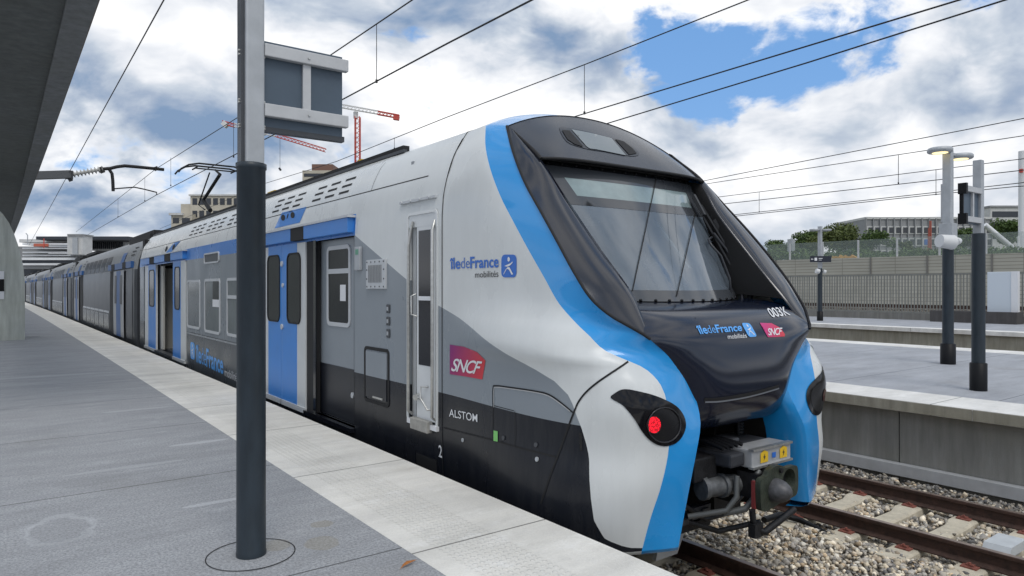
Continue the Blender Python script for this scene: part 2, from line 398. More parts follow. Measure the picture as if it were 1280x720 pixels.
# loose ballast stones
def stones(n, x0, x1, y0, y1, smin, smax, z0, name):
    phi = (1+5**.5)/2
    T = np.array([(-1,phi,0),(1,phi,0),(-1,-phi,0),(1,-phi,0),(0,-1,phi),(0,1,phi),(0,-1,-phi),(0,1,-phi),(phi,0,-1),(phi,0,1),(-phi,0,-1),(-phi,0,1)])/1.9
    Fc = np.array([(0,11,5),(0,5,1),(0,1,7),(0,7,10),(0,10,11),(1,5,9),(5,11,4),(11,10,2),(10,7,6),(7,1,8),(3,9,4),(3,4,2),(3,2,6),(3,6,8),(3,8,9),(4,9,5),(2,4,11),(6,2,10),(8,6,7),(9,8,1)])
    x = rng.uniform(x0, x1, n); y = rng.uniform(y0, y1, n)
    s = smin+(smax-smin)*rng.random(n)**1.7
    # keep rail heads and sleepers clear
    z = z0+rng.normal(0, .012, n)
    rails = np.array([3.95, 5.455, 7.58, 9.085]); dr = np.abs(x[:, None]-rails[None]).min(1)
    z = np.where(dr < .13, -1.175, z)
    on = np.zeros(n, bool)
    for xc, ya, cnt in ((8.333, Y0B-.6, 8), (4.70, 1.7, 7)):
        k = np.round((y-ya)/.6); dy = np.abs(y-ya-k*.6)
        on |= (np.abs(x-xc) < .93) & (dy < .16) & (k >= 0) & (k < cnt)
    bal = (np.abs(x-8.2) < .3) & (np.abs(y-2.62) < .17)
    keep = ~((on | bal) & (rng.random(n) < .955))
    sh = (x > 9.3) | ((x > 5.75) & (x < 7.3)); z = z+np.where(sh, .035, 0)
    x, y, s, z = x[keep], y[keep], s[keep], z[keep]; n = len(x)
    V = T[None]*(1+rng.uniform(-.42, .30, (n, 12, 1)))
    sc = s[:, None]*rng.uniform(.5, 1.3, (n, 3)); sc[:, 2] *= .85
    V = V*sc[:, None, :]
    a = rng.uniform(0, 2*np.pi, n); ca, sa = np.cos(a), np.sin(a)
    t = rng.uniform(-.6, .6, n); ct, st = np.cos(t), np.sin(t)
    X = V[..., 0]; Y = V[..., 1]; Z = V[..., 2]
    Y, Z = Y*ct[:, None]-Z*st[:, None], Y*st[:, None]+Z*ct[:, None]
    X, Y = X*ca[:, None]-Y*sa[:, None], X*sa[:, None]+Y*ca[:, None]
    V = np.stack([X+x[:, None], Y+y[:, None], Z+z[:, None]], -1).reshape(-1, 3)
    Fa = (Fc[None]+12*np.arange(n)[:, None, None]).reshape(-1, 3)
    me = bpy.data.meshes.new(name); me.vertices.add(len(V)); me.vertices.foreach_set('co', V.ravel())
    me.loops.add(Fa.size); me.loops.foreach_set('vertex_index', Fa.ravel().astype(np.int32))
    me.polygons.add(len(Fa)); me.polygons.foreach_set('loop_start', np.arange(0, Fa.size, 3, dtype=np.int32))
    me.update(calc_edges=True)
    pal = np.array([(.40,.36,.29),(.30,.285,.26),(.50,.46,.39),(.19,.185,.18),(.34,.27,.19),(.11,.11,.115),(.25,.24,.23),(.44,.43,.40),(.36,.31,.25)])
    pr = np.array([.16,.16,.14,.12,.08,.08,.10,.09,.07]); pr = pr/pr.sum()
    c = pal[rng.choice(len(pal), n, p=pr)]*rng.uniform(1.1, 2.5, (n, 1))*np.array([1.04, 1.0, .93])
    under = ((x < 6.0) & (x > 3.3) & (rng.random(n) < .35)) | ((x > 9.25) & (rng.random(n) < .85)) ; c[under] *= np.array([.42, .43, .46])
    col = np.ones((n*12, 4)); col[:, :3] = np.repeat(c, 12, 0)
    at = me.color_attributes.new('stone', 'FLOAT_COLOR', 'POINT'); at.data.foreach_set('color', col.ravel())
    m = bpy.data.materials.new('ballast_stone'); m.use_nodes = True; nn, l = nt(m)
    A = nn.new('ShaderNodeAttribute'); A.attribute_name = 'stone'; b = nn['Principled BSDF']; b.inputs['Roughness'].default_value = .85
    tc = nn.new('ShaderNodeTexCoord'); nz = noise_out(m, tc.outputs['Object'], 90, 3, .7, .3, .7)
    l.new(mixc(m, mth(m, 'MULTIPLY', nz, .35), A.outputs['Color'], (.08, .075, .07)), b.inputs['Base Color'])
    me.materials.append(m); o = link(name, me)
    return o
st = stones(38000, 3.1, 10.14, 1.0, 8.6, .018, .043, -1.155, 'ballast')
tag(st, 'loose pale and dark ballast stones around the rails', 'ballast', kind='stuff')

# ================================================================= TRAIN NOSE SURFACES
Itab = smooth_tab([(-.25,.85,3.20),(-.03,.80,3.19),(.24,.75,3.165),(.42,.70,3.16),(.59,.62,3.19),(.75,.59,3.25),(.92,.677,3.27),(1.09,.857,3.276),(1.23,1.04,3.31),(1.30,1.13,3.38),(1.38,1.24,3.47),(1.50,1.32,3.59),(1.69,1.35,3.74),(1.92,1.345,3.93),(2.16,1.33,4.14),(2.43,1.30,4.39),(2.72,1.23,4.64),(3.02,1.08,4.94)])
Otab = smooth_tab([(-.25,1.12,3.30),(-.02,1.08,3.256),(.218,1.02,3.208),(.458,.96,3.196),(.715,.96,3.2),(.89,.98,3.243),(1.01,1.06,3.316),(1.07,1.17,3.38),(1.14,1.28,3.50),(1.244,1.34,3.6),(1.331,1.36,3.72),(1.473,1.37,3.9),(1.647,1.38,4.04),(1.883,1.385,4.243),(2.135,1.385,4.454),(2.343,1.37,4.637),(2.596,1.33,4.838),(2.838,1.25,5.03),(3.066,1.13,5.2)])
Ctab = [(1.23,1.04,3.31),(1.37,.99,3.41),(1.545,.96,3.54),(1.87,.98,3.84),(2.32,1.0,4.235),(2.67,1.06,4.50),(3.0,1.073,4.915)]
Wtab = [(-.6,1.36),(0,1.395),(.3,1.40),(2.25,1.40),(2.45,1.385),(2.6,1.35),(2.84,1.265),(3.07,1.12)]
YA = 5.52
NS = 26
zrows = list(np.linspace(-.25, .9, 20)) + list(np.linspace(.9, 1.5, 19))[1:] + list(np.linspace(1.5, 3.02, 25))[1:]
def TOP(f, kind):
    g = 1-(1-f)**2.1
    if kind == 'A': return Vector((1.12*(1-f), YA, 3.07+.245*g))
    if kind == 'O': return Vector((1.13*(1-f), 5.2+.16*g, 3.066+.275*g))
    return Vector((1.08*(1-f), 4.94+.11*g, 3.02+.245*g))
rowsA, rowsO, rowsI = [], [], []
for z in zrows:
    zo = -.25+(z+.25)*(3.066+.25)/(3.02+.25) if z > 1.5 else z
    if z > 1.5: zo = 1.5+(z-1.5)*(3.066-1.5)/(3.02-1.5)
    w_, = interp(Wtab, zo+ (0 if zo < 3.06 else .004)); ow, oy = interp(Otab, zo); iw, iy = interp(Itab, z)
    rowsA.append(Vector((w_, YA, zo))); rowsO.append(Vector((ow, oy, zo))); rowsI.append(Vector((iw, iy, z)))
for f in np.linspace(0, 1, 15)[1:]:
    rowsA.append(TOP(f, 'A')); rowsO.append(TOP(f, 'O')); rowsI.append(TOP(f, 'I'))
def herm(p, q, mp, mq, t):
    return p*(2*t**3-3*t**2+1)+mp*(t**3-2*t**2+t)+q*(-2*t**3+3*t**2)+mq*(t**3-t**2)
side, band = [], []
for a, o, i in zip(rowsA, rowsO, rowsI):
    d = (i-o); L0 = (a-o).length
    mp = Vector((0, -L0, 0)); ln = d.length
    dn = d.normalized() if ln > 1e-4 else Vector((0, -1, 0))
    blend = min(1, max(0, (1.35-o.z)/.3))
    mq = dn*(L0*(.95*blend + .6*(1-blend)))
    if o.z > 2.9: mq = Vector((dn.x*.5, dn.y, dn.z*.6))*L0*.5; 
    row = [herm(a, o, mp, mq, t) for t in np.linspace(0, 1, NS)]
    side.append(row)
    bul = Vector((.35, -1, .15 if o.z > 2.9 else 0)).normalized()*.028
    m2 = mq.normalized()*ln*1.0
    band.append([herm(o, i, m2, dn*ln*.9+Vector((-.04*blend, .05*blend, 0)), t) for t in np.linspace(0, 1, 9)])
NR = len(side)
# rounded lower lip of the pods
def lip(rows):
    out = []
    for r in rows: out.append(r)
    return out
def W(p, sgn=-1): return Vector((XC+sgn*p.x, p.y, p.z))
def patch(rows, sgn=-1):
    vs = [W(p, sgn) for r in rows for p in r]; return vs, grid_faces(len(rows), len(rows[0]), flip=(sgn > 0))
BVH = {}
def addbvh(key, vs, fs):
    BVH.setdefault(key, [[], []]); b = len(BVH[key][0]); BVH[key][0] += [Vector(v) for v in vs]; BVH[key][1] += [tuple(i+b for i in f) for f in fs]
_tree = {}
def tree(key):
    if key not in _tree: _tree[key] = BVHTree.FromPolygons(BVH[key][0], BVH[key][1])
    return _tree[key]
def hit(x, y, key='all', off=.003):
    r = ray(x, y).normalized(); t = tree(key).ray_cast(CAM, r)
    if t[0] is None: return None, None
    n = t[1].normalized()
    if n.dot(r) > 0: n = -n
    return t[0]+n*off, n
train = empty('train', (XC, 12, -.92), 'white, grey and blue commuter train with a black sloping nose, stopped at the platform', 'train')
# ---- livery shader for cab side and car side
def livery():
    m, n, l, b, co, xyz = base_mat('train_livery', .3)
    b.inputs['Coat Weight'].default_value = .06; b.inputs['Coat Roughness'].default_value = .06; b.inputs['Specular IOR Level'].default_value = .28
    def fcurve(val, x0, x1, y0, y1, pts):
        q = n.new('ShaderNodeMapRange'); q.inputs['From Min'].default_value = x0; q.inputs['From Max'].default_value = x1; l.new(val, q.inputs['Value'])
        f = n.new('ShaderNodeFloatCurve'); cu = f.mapping.curves[0]
        P = [((x-x0)/(x1-x0), (y-y0)/(y1-y0)) for x, y in pts]
        cu.points[0].location = P[0]; cu.points[1].location = P[-1]
        for p in P[1:-1]: cu.points.new(*p)
        for p in cu.points: p.handle_type = 'VECTOR'
        f.mapping.update(); l.new(q.outputs[0], f.inputs['Value'])
        return mth(m, 'ADD', mth(m, 'MULTIPLY', f.outputs[0], y1-y0), y0)
    Y, Z = xyz[1], xyz[2]
    g = fcurve(Y, 3.4, 8.0, 0, 3, [(3.4, .3), (3.60, .56), (3.66, .72), (3.72, .812), (3.85, .90), (4.03, .965), (4.4, 1.075), (4.74, 1.168), (5.2, 1.31), (5.61, 1.42), (6.33, 1.71), (7.48, 2.19), (8.0, 2.19)])
    p = fcurve(Z, -.6, .9, 3, 4, [(-.6, 3.0), (-.26, 3.0), (-.255, 3.2), (-.217, 3.34), (-.157, 3.44), (-.034, 3.495), (.15, 3.52), (.38, 3.556), (.584, 3.61), (.74, 3.674), (.9, 3.7)])
    cGB = mixc(m, mth(m, 'GREATER_THAN', Z, .605), NAVY, GREY)
    far = mth(m, 'GREATER_THAN', Y, 12.0)
    cGBfar = mixc(m, mth(m, 'GREATER_THAN', Z, .63), (.085, .095, .105), (.20, .225, .25))
    c = mixc(m, far, cGB, cGBfar)
    blue = mth(m, 'MULTIPLY', mth(m, 'GREATER_THAN', Y, 7.48), mth(m, 'GREATER_THAN', Z, 2.19))
    c = mixc(m, blue, c, (.04, .19, .55))
    wh = mth(m, 'MULTIPLY', mth(m, 'LESS_THAN', Y, 7.48), mth(m, 'GREATER_THAN', Z, g))
    wh = mth(m, 'MAXIMUM', wh, mth(m, 'LESS_THAN', Y, p))
    wh = mth(m, 'MAXIMUM', wh, mth(m, 'GREATER_THAN', Z, 2.44))
    nz = noise_out(m, mapped(m, co, (1, 1, .5)), 1.3, 6, .6)
    white = mixc(m, nz, (.62, .64, .64), (.69, .71, .705))
    c = mixc(m, wh, c, white)
    dirt = mth(m, 'MULTIPLY', noise_out(m, mapped(m, co, (6, 6, .8)), 2.0, 6, .7, .42, .8), .07)
    c = mixc(m, dirt, c, (.22, .21, .19))
    l.new(c, b.inputs['Base Color'])
    q = n.new('ShaderNodeMapRange'); q.inputs['To Min'].default_value = .22; q.inputs['To Max'].default_value = .36; l.new(nz, q.inputs['Value']); l.new(q.outputs[0], b.inputs['Roughness'])
    return m
M_liv = livery()
for sgn in (-1, 1):
    vs, fs = patch(side, sgn)
    if sgn < 0: addbvh('side', vs, fs); addbvh('all', vs, fs)
    mk('cab_side_shell', vs, fs, M_liv, train, True)
    vs, fs = patch(band, sgn)
    if sgn < 0: addbvh('band', vs, fs); addbvh('all', vs, fs)
    mk('nose_blue_band', vs, fs, M_blue, train, True)
    # bottom lip of pod and skirt below
    lipv = []; k = 14
    edge = [p for p in side[0][k:]] + band[0][1:]
    inn = []
    for p in edge:
        inn.append(Vector((p.x-.03, p.y+.05, p.z-.045)))
    mid = [Vector((p.x-.008, p.y+.012, p.z-.028)) for p in edge]
    deep = [Vector((p.x-.10, p.y+.16, p.z-.05)) for p in edge]
    vs, fs = patch([edge, mid, inn, deep], sgn)
    o = mk('pod_lower_lip', vs, [tuple(reversed(f)) for f in fs], [M_white, M_blue], train, True)
    for pl in o.data.polygons:
        j = pl.index % (len(edge)-1)
        if j >= len(side[0][k:])-1: pl.material_index = 1
    # inner return of the pods (blue) behind the ridge
    rr = []
    for z in np.linspace(-.25, .78, 16):
        iw, iy = interp(Itab, z)
        rr.append([Vector((iw, iy, z)), Vector((iw-.035, iy+.03, z)), Vector((iw-.06, iy+.09, z)), Vector((max(.585, iw-.085), iy+.20, z)), Vector((max(.585, iw-.10), iy+.31, z)), Vector((max(.585, iw-.10), iy+.32, z)), Vector((max(.60, iw-.09), iy+.75, z))])
    vs, fs = patch(rr, sgn)
    o = mk('pod_inner_face', vs, fs, [M_blue, M_gap], train, True)
    for pl in o.data.polygons:
        j = pl.index % 6; k = pl.index//6
        if j >= 4: pl.material_index = 1  # rear columns black: darkness of the void painted on the face
# ---- hood
hrow = [  # centre (Y,z), edge (w,Y,z)
 ((3.76,1.462),(.95,3.98,1.485)), ((3.60,1.445),(.985,3.72,1.465)), ((3.44,1.405),(1.02,3.53,1.42)), ((3.32,1.335),(1.04,3.41,1.34)), ((3.24,1.215),(1.04,3.31,1.23)),
 ((3.195,1.08),(.865,3.276,1.09)), ((3.165,.94),(.735,3.275,.94)), ((3.160,.82),(.675,3.28,.82)), ((3.175,.72),(.655,3.30,.72)), ((3.205,.64),(.65,3.33,.64)), ((3.25,.57),(.655,3.365,.57)), ((3.32,.51),(.66,3.42,.51)), ((3.44,.475),(.66,3.52,.475))]
def hood_rows():
    K = [(i, a[0], a[1], b[0], b[1], b[2]) for i, (a, b) in enumerate(hrow)]
    K = smooth_tab(K); rows = []
    for k in K:
        _, yc, zc, we, ye, ze = k; r = []; ex = 4.5
        for t in np.linspace(-1, 1, 37):
            a = abs(t)**ex; r.append(Vector((we*t, yc+(ye-yc)*a, zc+(ze-zc)*a)))
        rows.append(r)
    return rows
HR = hood_rows()
vs = [Vector((XC+p.x, p.y, p.z)) for r in HR for p in r]; fs = grid_faces(len(HR), 37, flip=True)
addbvh('hood', vs, fs); addbvh('all', vs, fs)
mk('nose_hood', vs, fs, M_hood, train, True)
# ---- forehead panel
Cs_ = smooth_tab(Ctab)
frow = []
for a in np.linspace(0, 1, 12):
    z = 3.02-.35*a; iw, iy = interp(Cs_, min(z, 3.0)); iw += .0; 
    if a == 0: iw, iy = 1.08, 4.94
    yc = 5.05-.65*a; zc = 3.265-.585*a; zc += .022*math.sin(math.pi*a); pw = 2.1+3.9*a
    r = []
    for t in np.linspace(-1, 1, 41):
        s_ = abs(t)**pw; r.append(Vector((iw*t, yc+(iy-yc)*s_, zc+(z-zc)*abs(t)**(2.1+2.5*a))))
    frow.append(r)
vs = [Vector((XC+p.x, p.y, p.z)) for r in frow for p in r]; fs = grid_faces(len(frow), 41, flip=True)
addbvh('fore', vs, fs); addbvh('all', vs, fs)
M_fore = mat('forehead_dark_grey', (.028, .032, .042), .22, spec=.6, noise=.08, nscale=2)
mk('forehead_panel', vs, fs, M_fore, train, True)
# ---- A pillars, recess walls, windscreen
Cs = smooth_tab(Ctab)
Gb, Gt = Vector((.935, 3.985, 1.487)), Vector((1.0, 4.62, 2.70))
for sgn in (-1, 1):
    pr, rc = [], []
    for t in np.linspace(0, 1, 36):
        z = 1.23+(3.02-1.23)*t; iw, iy = interp(Itab, z); zc = 1.23+(3.0-1.23)*t; cw_, cy = interp(Cs, zc)
        I_ = Vector((iw, iy, z)); C_ = Vector((cw_, cy, zc)); r = []
        for s_ in np.linspace(0, 1, 7):
            p = I_.lerp(C_, s_); p.y -= .035*math.sin(math.pi*s_)*min(1, t*5); r.append(p)
        r.append(Vector((cw_-.012, cy+.02, zc)))
        pr.append(r)
        if 1.44 <= zc <= 2.69:
            tt = min(1, (zc-1.44)/(2.67-1.44)); G_ = Gb.lerp(Gt, tt)
            rc.append([Vector((cw_-.012, cy+.02, zc)), Vector((cw_-.012, cy+.02, zc)).lerp(G_, .5), G_+Vector((.02, .03, 0))])
    vs, fs = patch(pr, sgn); addbvh('all', vs, fs); mk('windscreen_pillar', vs, fs, M_pillar, train, True)
    vs, fs = patch(rc, sgn); mk('pillar_inner_wall', vs, fs, M_gap, train, True)
    # black rubber line between blue band and pillar / forehead
    e = MB(); e.tube([W(Vector((interp(Itab, z)[0]+.004, interp(Itab, z)[1]-.004, z)), sgn) for z in np.linspace(1.22, 3.02, 50)], .012, 6)
    e.build('pillar_seal', M_gap, train)
    e = MB(); e.tube([W(Vector((interp(Cs, z)[0]+.004, interp(Cs, z)[1]-.012, z)), sgn) for z in np.linspace(2.66, 3.0, 14)], [.020-.0008*k for k in range(14)], 6); e.build('forehead_seal', M_gap, train)
e = MB(); e.tube([Vector((XC+t*1.08, 4.94+.11*(1-abs(t)**2.1)-.004, 3.02+.245*(1-abs(t)**2.1))) for t in np.linspace(-1, 1, 40)], .004, 6); e.build('rim_seal', M_gap, train)
def glassrow(a, dz=0, inset=0):
    yc = 3.755+(4.50-3.755)*a; zc = 1.470+(2.68-1.470)*a; G_ = Gb.lerp(Gt, a); r = []
    for t in np.linspace(-1, 1, 33):
        s_ = abs(t)**2.2; r.append(Vector((G_.x*t*(1-inset), yc+(G_.y-yc)*s_, zc+(G_.z-zc)*s_)))
    return r
gr = [glassrow(a) for a in np.linspace(0, 1, 16)]
vs = [Vector((XC+p.x, p.y, p.z)) for r in gr for p in r]; fs = grid_faces(16, 33)
addbvh('glass', vs, fs)
def screenglass():
    m = bpy.data.materials.new('windscreen_glass'); m.use_nodes = True; n, l = nt(m); out = n['Material Output']; n.remove(n['Principled BSDF'])
    g = n.new('ShaderNodeBsdfGlossy'); g.inputs['Roughness'].default_value = .015; g.inputs['Color'].default_value = (.95, .97, 1, 1)
    t = n.new('ShaderNodeBsdfTransparent'); t.inputs['Color'].default_value = (.60, .66, .68, 1)
    f = n.new('ShaderNodeFresnel'); f.inputs['IOR'].default_value = 1.75
    d = n.new('ShaderNodeBsdfDiffuse'); d.inputs['Color'].default_value = (.37, .45, .54, 1)  # pale diffuse share put in for sky reflections on the glass
    tc = n.new('ShaderNodeTexCoord'); nz = noise_out(m, mapped(m, tc.outputs['Object'], (1, 1, 1)), 1.5, 4, .5)
    k = n.new('ShaderNodeMixShader'); l.new(mth(m, 'ADD', mth(m, 'MULTIPLY', nz, .12), .27), k.inputs[0]); l.new(t.outputs[0], k.inputs[1]); l.new(d.outputs[0], k.inputs[2])
    x = n.new('ShaderNodeMixShader'); l.new(f.outputs[0], x.inputs[0]); l.new(k.outputs[0], x.inputs[1]); l.new(g.outputs[0], x.inputs[2]); l.new(x.outputs[0], out.inputs[0]); return m
ws = mk('windscreen', vs, fs, screenglass(), train, True)
# ---------------------------------------------------------------- decal tools
def spline(pts, closed=True, n=5):
    P = [Vector((*p, 0)) if len(p) == 2 else Vector(p) for p in pts]; k = len(P); out = []
    for i in range(k if closed else k-1):
        g_ = lambda j: P[j % k] if closed else P[max(0, min(k-1, j))]
        p0, p1, p2, p3 = g_(i-1), g_(i), g_(i+1), g_(i+2)
        for t in np.linspace(0, 1, n+1)[:-1]:
            out.append(.5*((2*p1)+(-p0+p2)*t+(2*p0-5*p1+4*p2-p3)*t*t+(-p0+3*p1-3*p2+p3)*t**3))
    if not closed: out.append(P[-1])
    return [(p.x, p.y) for p in out]
def decal(name, poly, m, parent, fn, step=4.0, mirror=False, smooth=True):
    """poly in 2D, fn(x,y)->3D point on the surface"""
    poly = [Vector(p) for p in poly]; x0 = min(p.x for p in poly); x1 = max(p.x for p in poly); y0 = min(p.y for p in poly); y1 = max(p.y for p in poly)
    B = []
    for i, p in enumerate(poly):
        q = poly[(i+1) % len(poly)]; k = max(1, int((q-p).length/step))
        for j in range(k): B.append(p.lerp(q, j/k))
    def inside(a):
        c = False
        for i in range(len(B)):
            p, q = B[i], B[i-1]
            if (p.y > a.y) != (q.y > a.y) and a.x < (q.x-p.x)*(a.y-p.y)/(q.y-p.y)+p.x: c = not c
        return c
    pts = list(B)
    x = x0+step*.5
    while x < x1:
        y = y0+step*.5
        while y < y1:
            a = Vector((x, y))
            if inside(a) and min((a-b).length for b in B) > step*.35: pts.append(a)
            y += step
        x += step
    n = len(B); r = delaunay_2d_cdt(pts, [(i, (i+1) % n) for i in range(n)], [], 0, 1e-5)
    fs = []
    for f in r[2]:
        c = (r[0][f[0]]+r[0][f[1]]+r[0][f[2]])/3
        if inside(c): fs.append(tuple(f))
    V = []; ok = []
    for v in r[0]:
        p = fn(v.x, v.y); V.append(p if p is not None else Vector((0, 0, 0))); ok.append(p is not None)
    fs = [f for f in fs if all(ok[i] for i in f)]
    o = mk(name, V, fs, m, parent, smooth)
    # orient towards viewer
    if o.data.polygons:
        p = o.data.polygons[0]
        if p.normal.dot(CAM-Vector(p.center)) < 0: o.data.flip_normals()
    if mirror:
        mk(name, [Vector((2*XC-v.x, v.y, v.z)) for v in V], [tuple(reversed(f)) for f in fs], m, parent, smooth)
    return o
def pxfn(key='all', off=.003):
    return lambda x, y: hit(x, y, key, off)[0]
def ribbon(name, pts, width, m, parent, key='all', off=.004, sp=True, mirror=False):
    pts = spline(pts, False, 6) if sp else pts
    a, b = [], []
    H_ = [(hit(x, y, key, off)) for x, y in pts]; H_ = [h for h in H_ if h[0] is not None]
    for i, (p, n) in enumerate(H_):
        d = (H_[min(i+1, len(H_)-1)][0]-H_[max(0, i-1)][0]).normalized(); s_ = n.cross(d).normalized()*width/2
        a.append(p-s_); b.append(p+s_)
    vs = [v for q in zip(a, b) for v in q]; fs = [(2*i, 2*i+1, 2*i+3, 2*i+2) for i in range(len(a)-1)]
    o = mk(name, vs, fs, m, parent, True)
    if mirror: mk(name, [Vector((2*XC-v.x, v.y, v.z)) for v in vs], [tuple(reversed(f)) for f in fs], m, parent, True)
    return o
def text2d(s, bold=0.0, shear=0.0, space=1.0):
    cu = bpy.data.curves.new('t', 'FONT'); cu.body = s; cu.offset = bold; cu.shear = shear; cu.space_character = space; cu.resolution_u = 5; cu.size = 1
    o = bpy.data.objects.new('t', cu); COL.objects.link(o); dg = bpy.context.evaluated_depsgraph_get(); me = bpy.data.meshes.new_from_object(o.evaluated_get(dg))
    V = [(v.co.x, v.co.y) for v in me.vertices]; Fc_ = [tuple(p.vertices) for p in me.polygons]
    bpy.data.objects.remove(o); bpy.data.curves.remove(cu); bpy.data.meshes.remove(me)
    return V, Fc_
CAPH = .73
def words(parts, cap=CAPH):
    """parts: list of (string, bold, xscale); returns verts normalised so x 0..1, y 0=baseline 1=cap height"""
    V, Fs = [], []; x = 0
    for s, bold, xs in parts:
        v, f = text2d(s, bold); mn = min(a for a, b in v); mx = max(a for a, b in v); k = len(V)
        V += [((a-mn)*xs+x, b) for a, b in v]; Fs += [tuple(i+k for i in q) for q in f]; x += (mx-mn)*xs+.045
    x -= .045
    return [(a/x, b/cap) for a, b in V], Fs
def put_words(name, vf, quad, m, parent, key='all', off=.005, fn=None):
    TL, TR, BL, BR = [Vector(q) for q in quad]; V, Fs = vf; P = []
    fn = fn or pxfn(key, off)
    for a, b in V:
        p = (BL.lerp(BR, a)).lerp(TL.lerp(TR, a), b); P.append(fn(p.x, p.y) or Vector((0, 0, -5)))
    o = mk(name, P, Fs, m, parent)
    return o
def quadmap(quad, pts):
    TL, TR, BL, BR = [Vector(q) for q in quad]
    return [tuple(((BL.lerp(BR, a)).lerp(TL.lerp(TR, a), b))) for a, b in pts]
def rrect(r=.22, n=5, w=1, h=1):
    P = []
    for cx, cy, a0 in ((1-r, 1-r, 0), (r, 1-r, 90), (r, r, 180), (1-r, r, 270)):
        for k in range(n+1):
            t = math.radians(a0+90*k/n); P.append((cx+r*math.cos(t), cy+r*math.sin(t)))
    return P
IDF = words([('île', .022, .80), ('de', -.006, .72), ('France', .022, .80)])
MOB = words([('mobilités', 0, .72)])
ICON = [[(.50,.90),(.57,.86),(.59,.78),(.55,.71),(.48,.69),(.43,.73),(.42,.81),(.45,.88)],
        [(.22,.50),(.45,.57),(.62,.62),(.76,.70),(.77,.66),(.64,.55),(.52,.49),(.40,.47)],
        [(.42,.44),(.55,.45),(.80,.14),(.70,.11),(.52,.34),(.38,.38),(.18,.12),(.16,.14),(.30,.34)]]
def idf(qt, qm, qi, mt, mm, mi, key, parent=train, fn=None, step=3):
    put_words('operator_lettering', IDF, qt, mt, parent, key, fn=fn)
    if qm: put_words('mobility_lettering', MOB, qm, mm, parent, key, fn=fn)
    o = decal('operator_emblem', quadmap(qi, rrect()), mi, parent, fn or pxfn(key, .004), step)
    V, Fs = [], []
    for poly in ICON:
        k = len(V); q = quadmap(qi, poly)
        f2 = pxfn(key, .007) if fn is None else fn
        for p in q:
            v = f2(*p); V.append(v if fn is None else v+Vector((-.003, 0, 0)))
        tess = delaunay_2d_cdt([Vector(p) for p in q], [(i, (i+1) % len(q)) for i in range(len(q))], [], 1, 1e-6)
        if len(tess[0]) == len(q): Fs += [tuple(i+k for i in f) for f in tess[2]]
        else: Fs.append(tuple(range(k, k+len(q))))
    mk('walker_figure', V, Fs, M_letwhite, o)
idf([(562.5,321.8),(623.8,318.6),(562.8,336.2),(623.8,333.7)], [(594.4,339.2),(623.4,337.2),(594.4,347),(623.4,346.1)], [(627.2,318.3),(646.1,318.3),(627,346.7),(646.1,346.7)], M_letblue, M_letblack, M_letblue, 'side')
idf([(868.1,406.9),(925.8,404.6),(873.5,417.8),(927.2,413.6)], [(908.2,417.8),(932.1,416.4),(909.6,423.9),(933.1,422.3)], [(926.1,403.8),(937,404.2),(935.6,421.6),(946.2,420.9)], M_letlight, M_letwhite, M_letlight, 'hood', step=2)
put_words('maker_lettering', words([('ALSTOM', .004, .85)]), [(562,510.5),(597.3,517.3),(562,520.3),(597.3,527.5)], M_letwhite, train, 'side')
put_words('unit_number', words([('003K', .012, .8)]), [(957,385.5),(980,383.4),(964.5,397),(987.7,393.9)], M_letwhite, train, 'hood')
# SNCF emblem: red to purple print
def sncfmat(name, p0, p1):
    m, n, l, b, co, xyz = base_mat(name, .35)
    d = Vector(p1)-Vector(p0); k = d.length_squared
    v = n.new('ShaderNodeVectorMath'); v.operation = 'DOT_PRODUCT'; v.inputs[1].default_value = tuple(d/k); l.new(co, v.inputs[0])
    t = mth(m, 'SUBTRACT', v.outputs['Value'], Vector(p0).dot(d)/k)
    r = n.new('ShaderNodeValToRGB'); r.color_ramp.elements[0].color = (.20, .01, .16, 1); r.color_ramp.elements[1].color = (.62, .03, .04, 1); l.new(t, r.inputs[0]); l.new(r.outputs[0], b.inputs['Base Color']); return m
def sncf(poly, q, key, step=3, pink=False):
    a = hit(*poly[0], key)[0]; b = hit(*poly[4], key)[0]
    m = sncfmat('sncf_print', a, b)
    if pink: m.node_tree.nodes['Color Ramp'].color_ramp.elements[0].color = (.55, .03, .22, 1)
    o = decal('railway_emblem', poly, m, train, pxfn(key, .004), step)
    v, f = text2d('SNCF', .014, .35, .86); mn = min(x for x, y in v); mx = max(x for x, y in v)
    put_words('emblem_letters', ([((x-mn)/(mx-mn), y/CAPH) for x, y in v], f), q, M_letwhite, o, key, .008)
sncf([(562.7,430.7),(580,433.3),(596.7,440),(607.3,450.7),(603.3,474.3),(583.3,470.7),(562.7,467.7)], [(565.5,447),(604,451),(564.8,463.3),(601.7,467.8)], 'side')
sncf([(949.4,403.8),(963.8,404.2),(975,410),(980.6,417.8),(980.4,420.6),(968,421.5),(959.5,421.6)], [(957,410.8),(977,409.6),(959.8,419.4),(977,418.6)], 'hood', 2, True)
# headlights
M_lens = mat('headlight_cover', (.005, .005, .007), .10, spec=.35)
HL = [(763.5,497.3),(768,492),(775.6,487.5),(783,486.6),(794.5,488.5),(818,494.6),(839.3,504),(850,513),(855.8,524),(856.5,534.8),(852,546),(844,554),(833,557.5),(822,556),(812,550),(803,540),(794.5,526),(785,513.5),(777,505.5)]
ringc = hit(829, 533, 'all', .012)
for sgn in (-1, 1):
    pass
hl = decal('headlight', spline(HL, True, 3), M_lens, train, pxfn('all', .006), 4)
hv = [v.co.copy() for v in hl.data.vertices]; hf = [tuple(p.vertices) for p in hl.data.polygons]
hl2 = mk('headlight', [Vector((2*XC-v.x, v.y, v.z)) for v in hv], [tuple(reversed(f)) for f in hf], M_lens, train, True)
def disc(cx, cy, rx, ry, n=20): return [(cx+rx*math.cos(2*math.pi*i/n), cy+ry*math.sin(2*math.pi*i/n)) for i in range(n)]
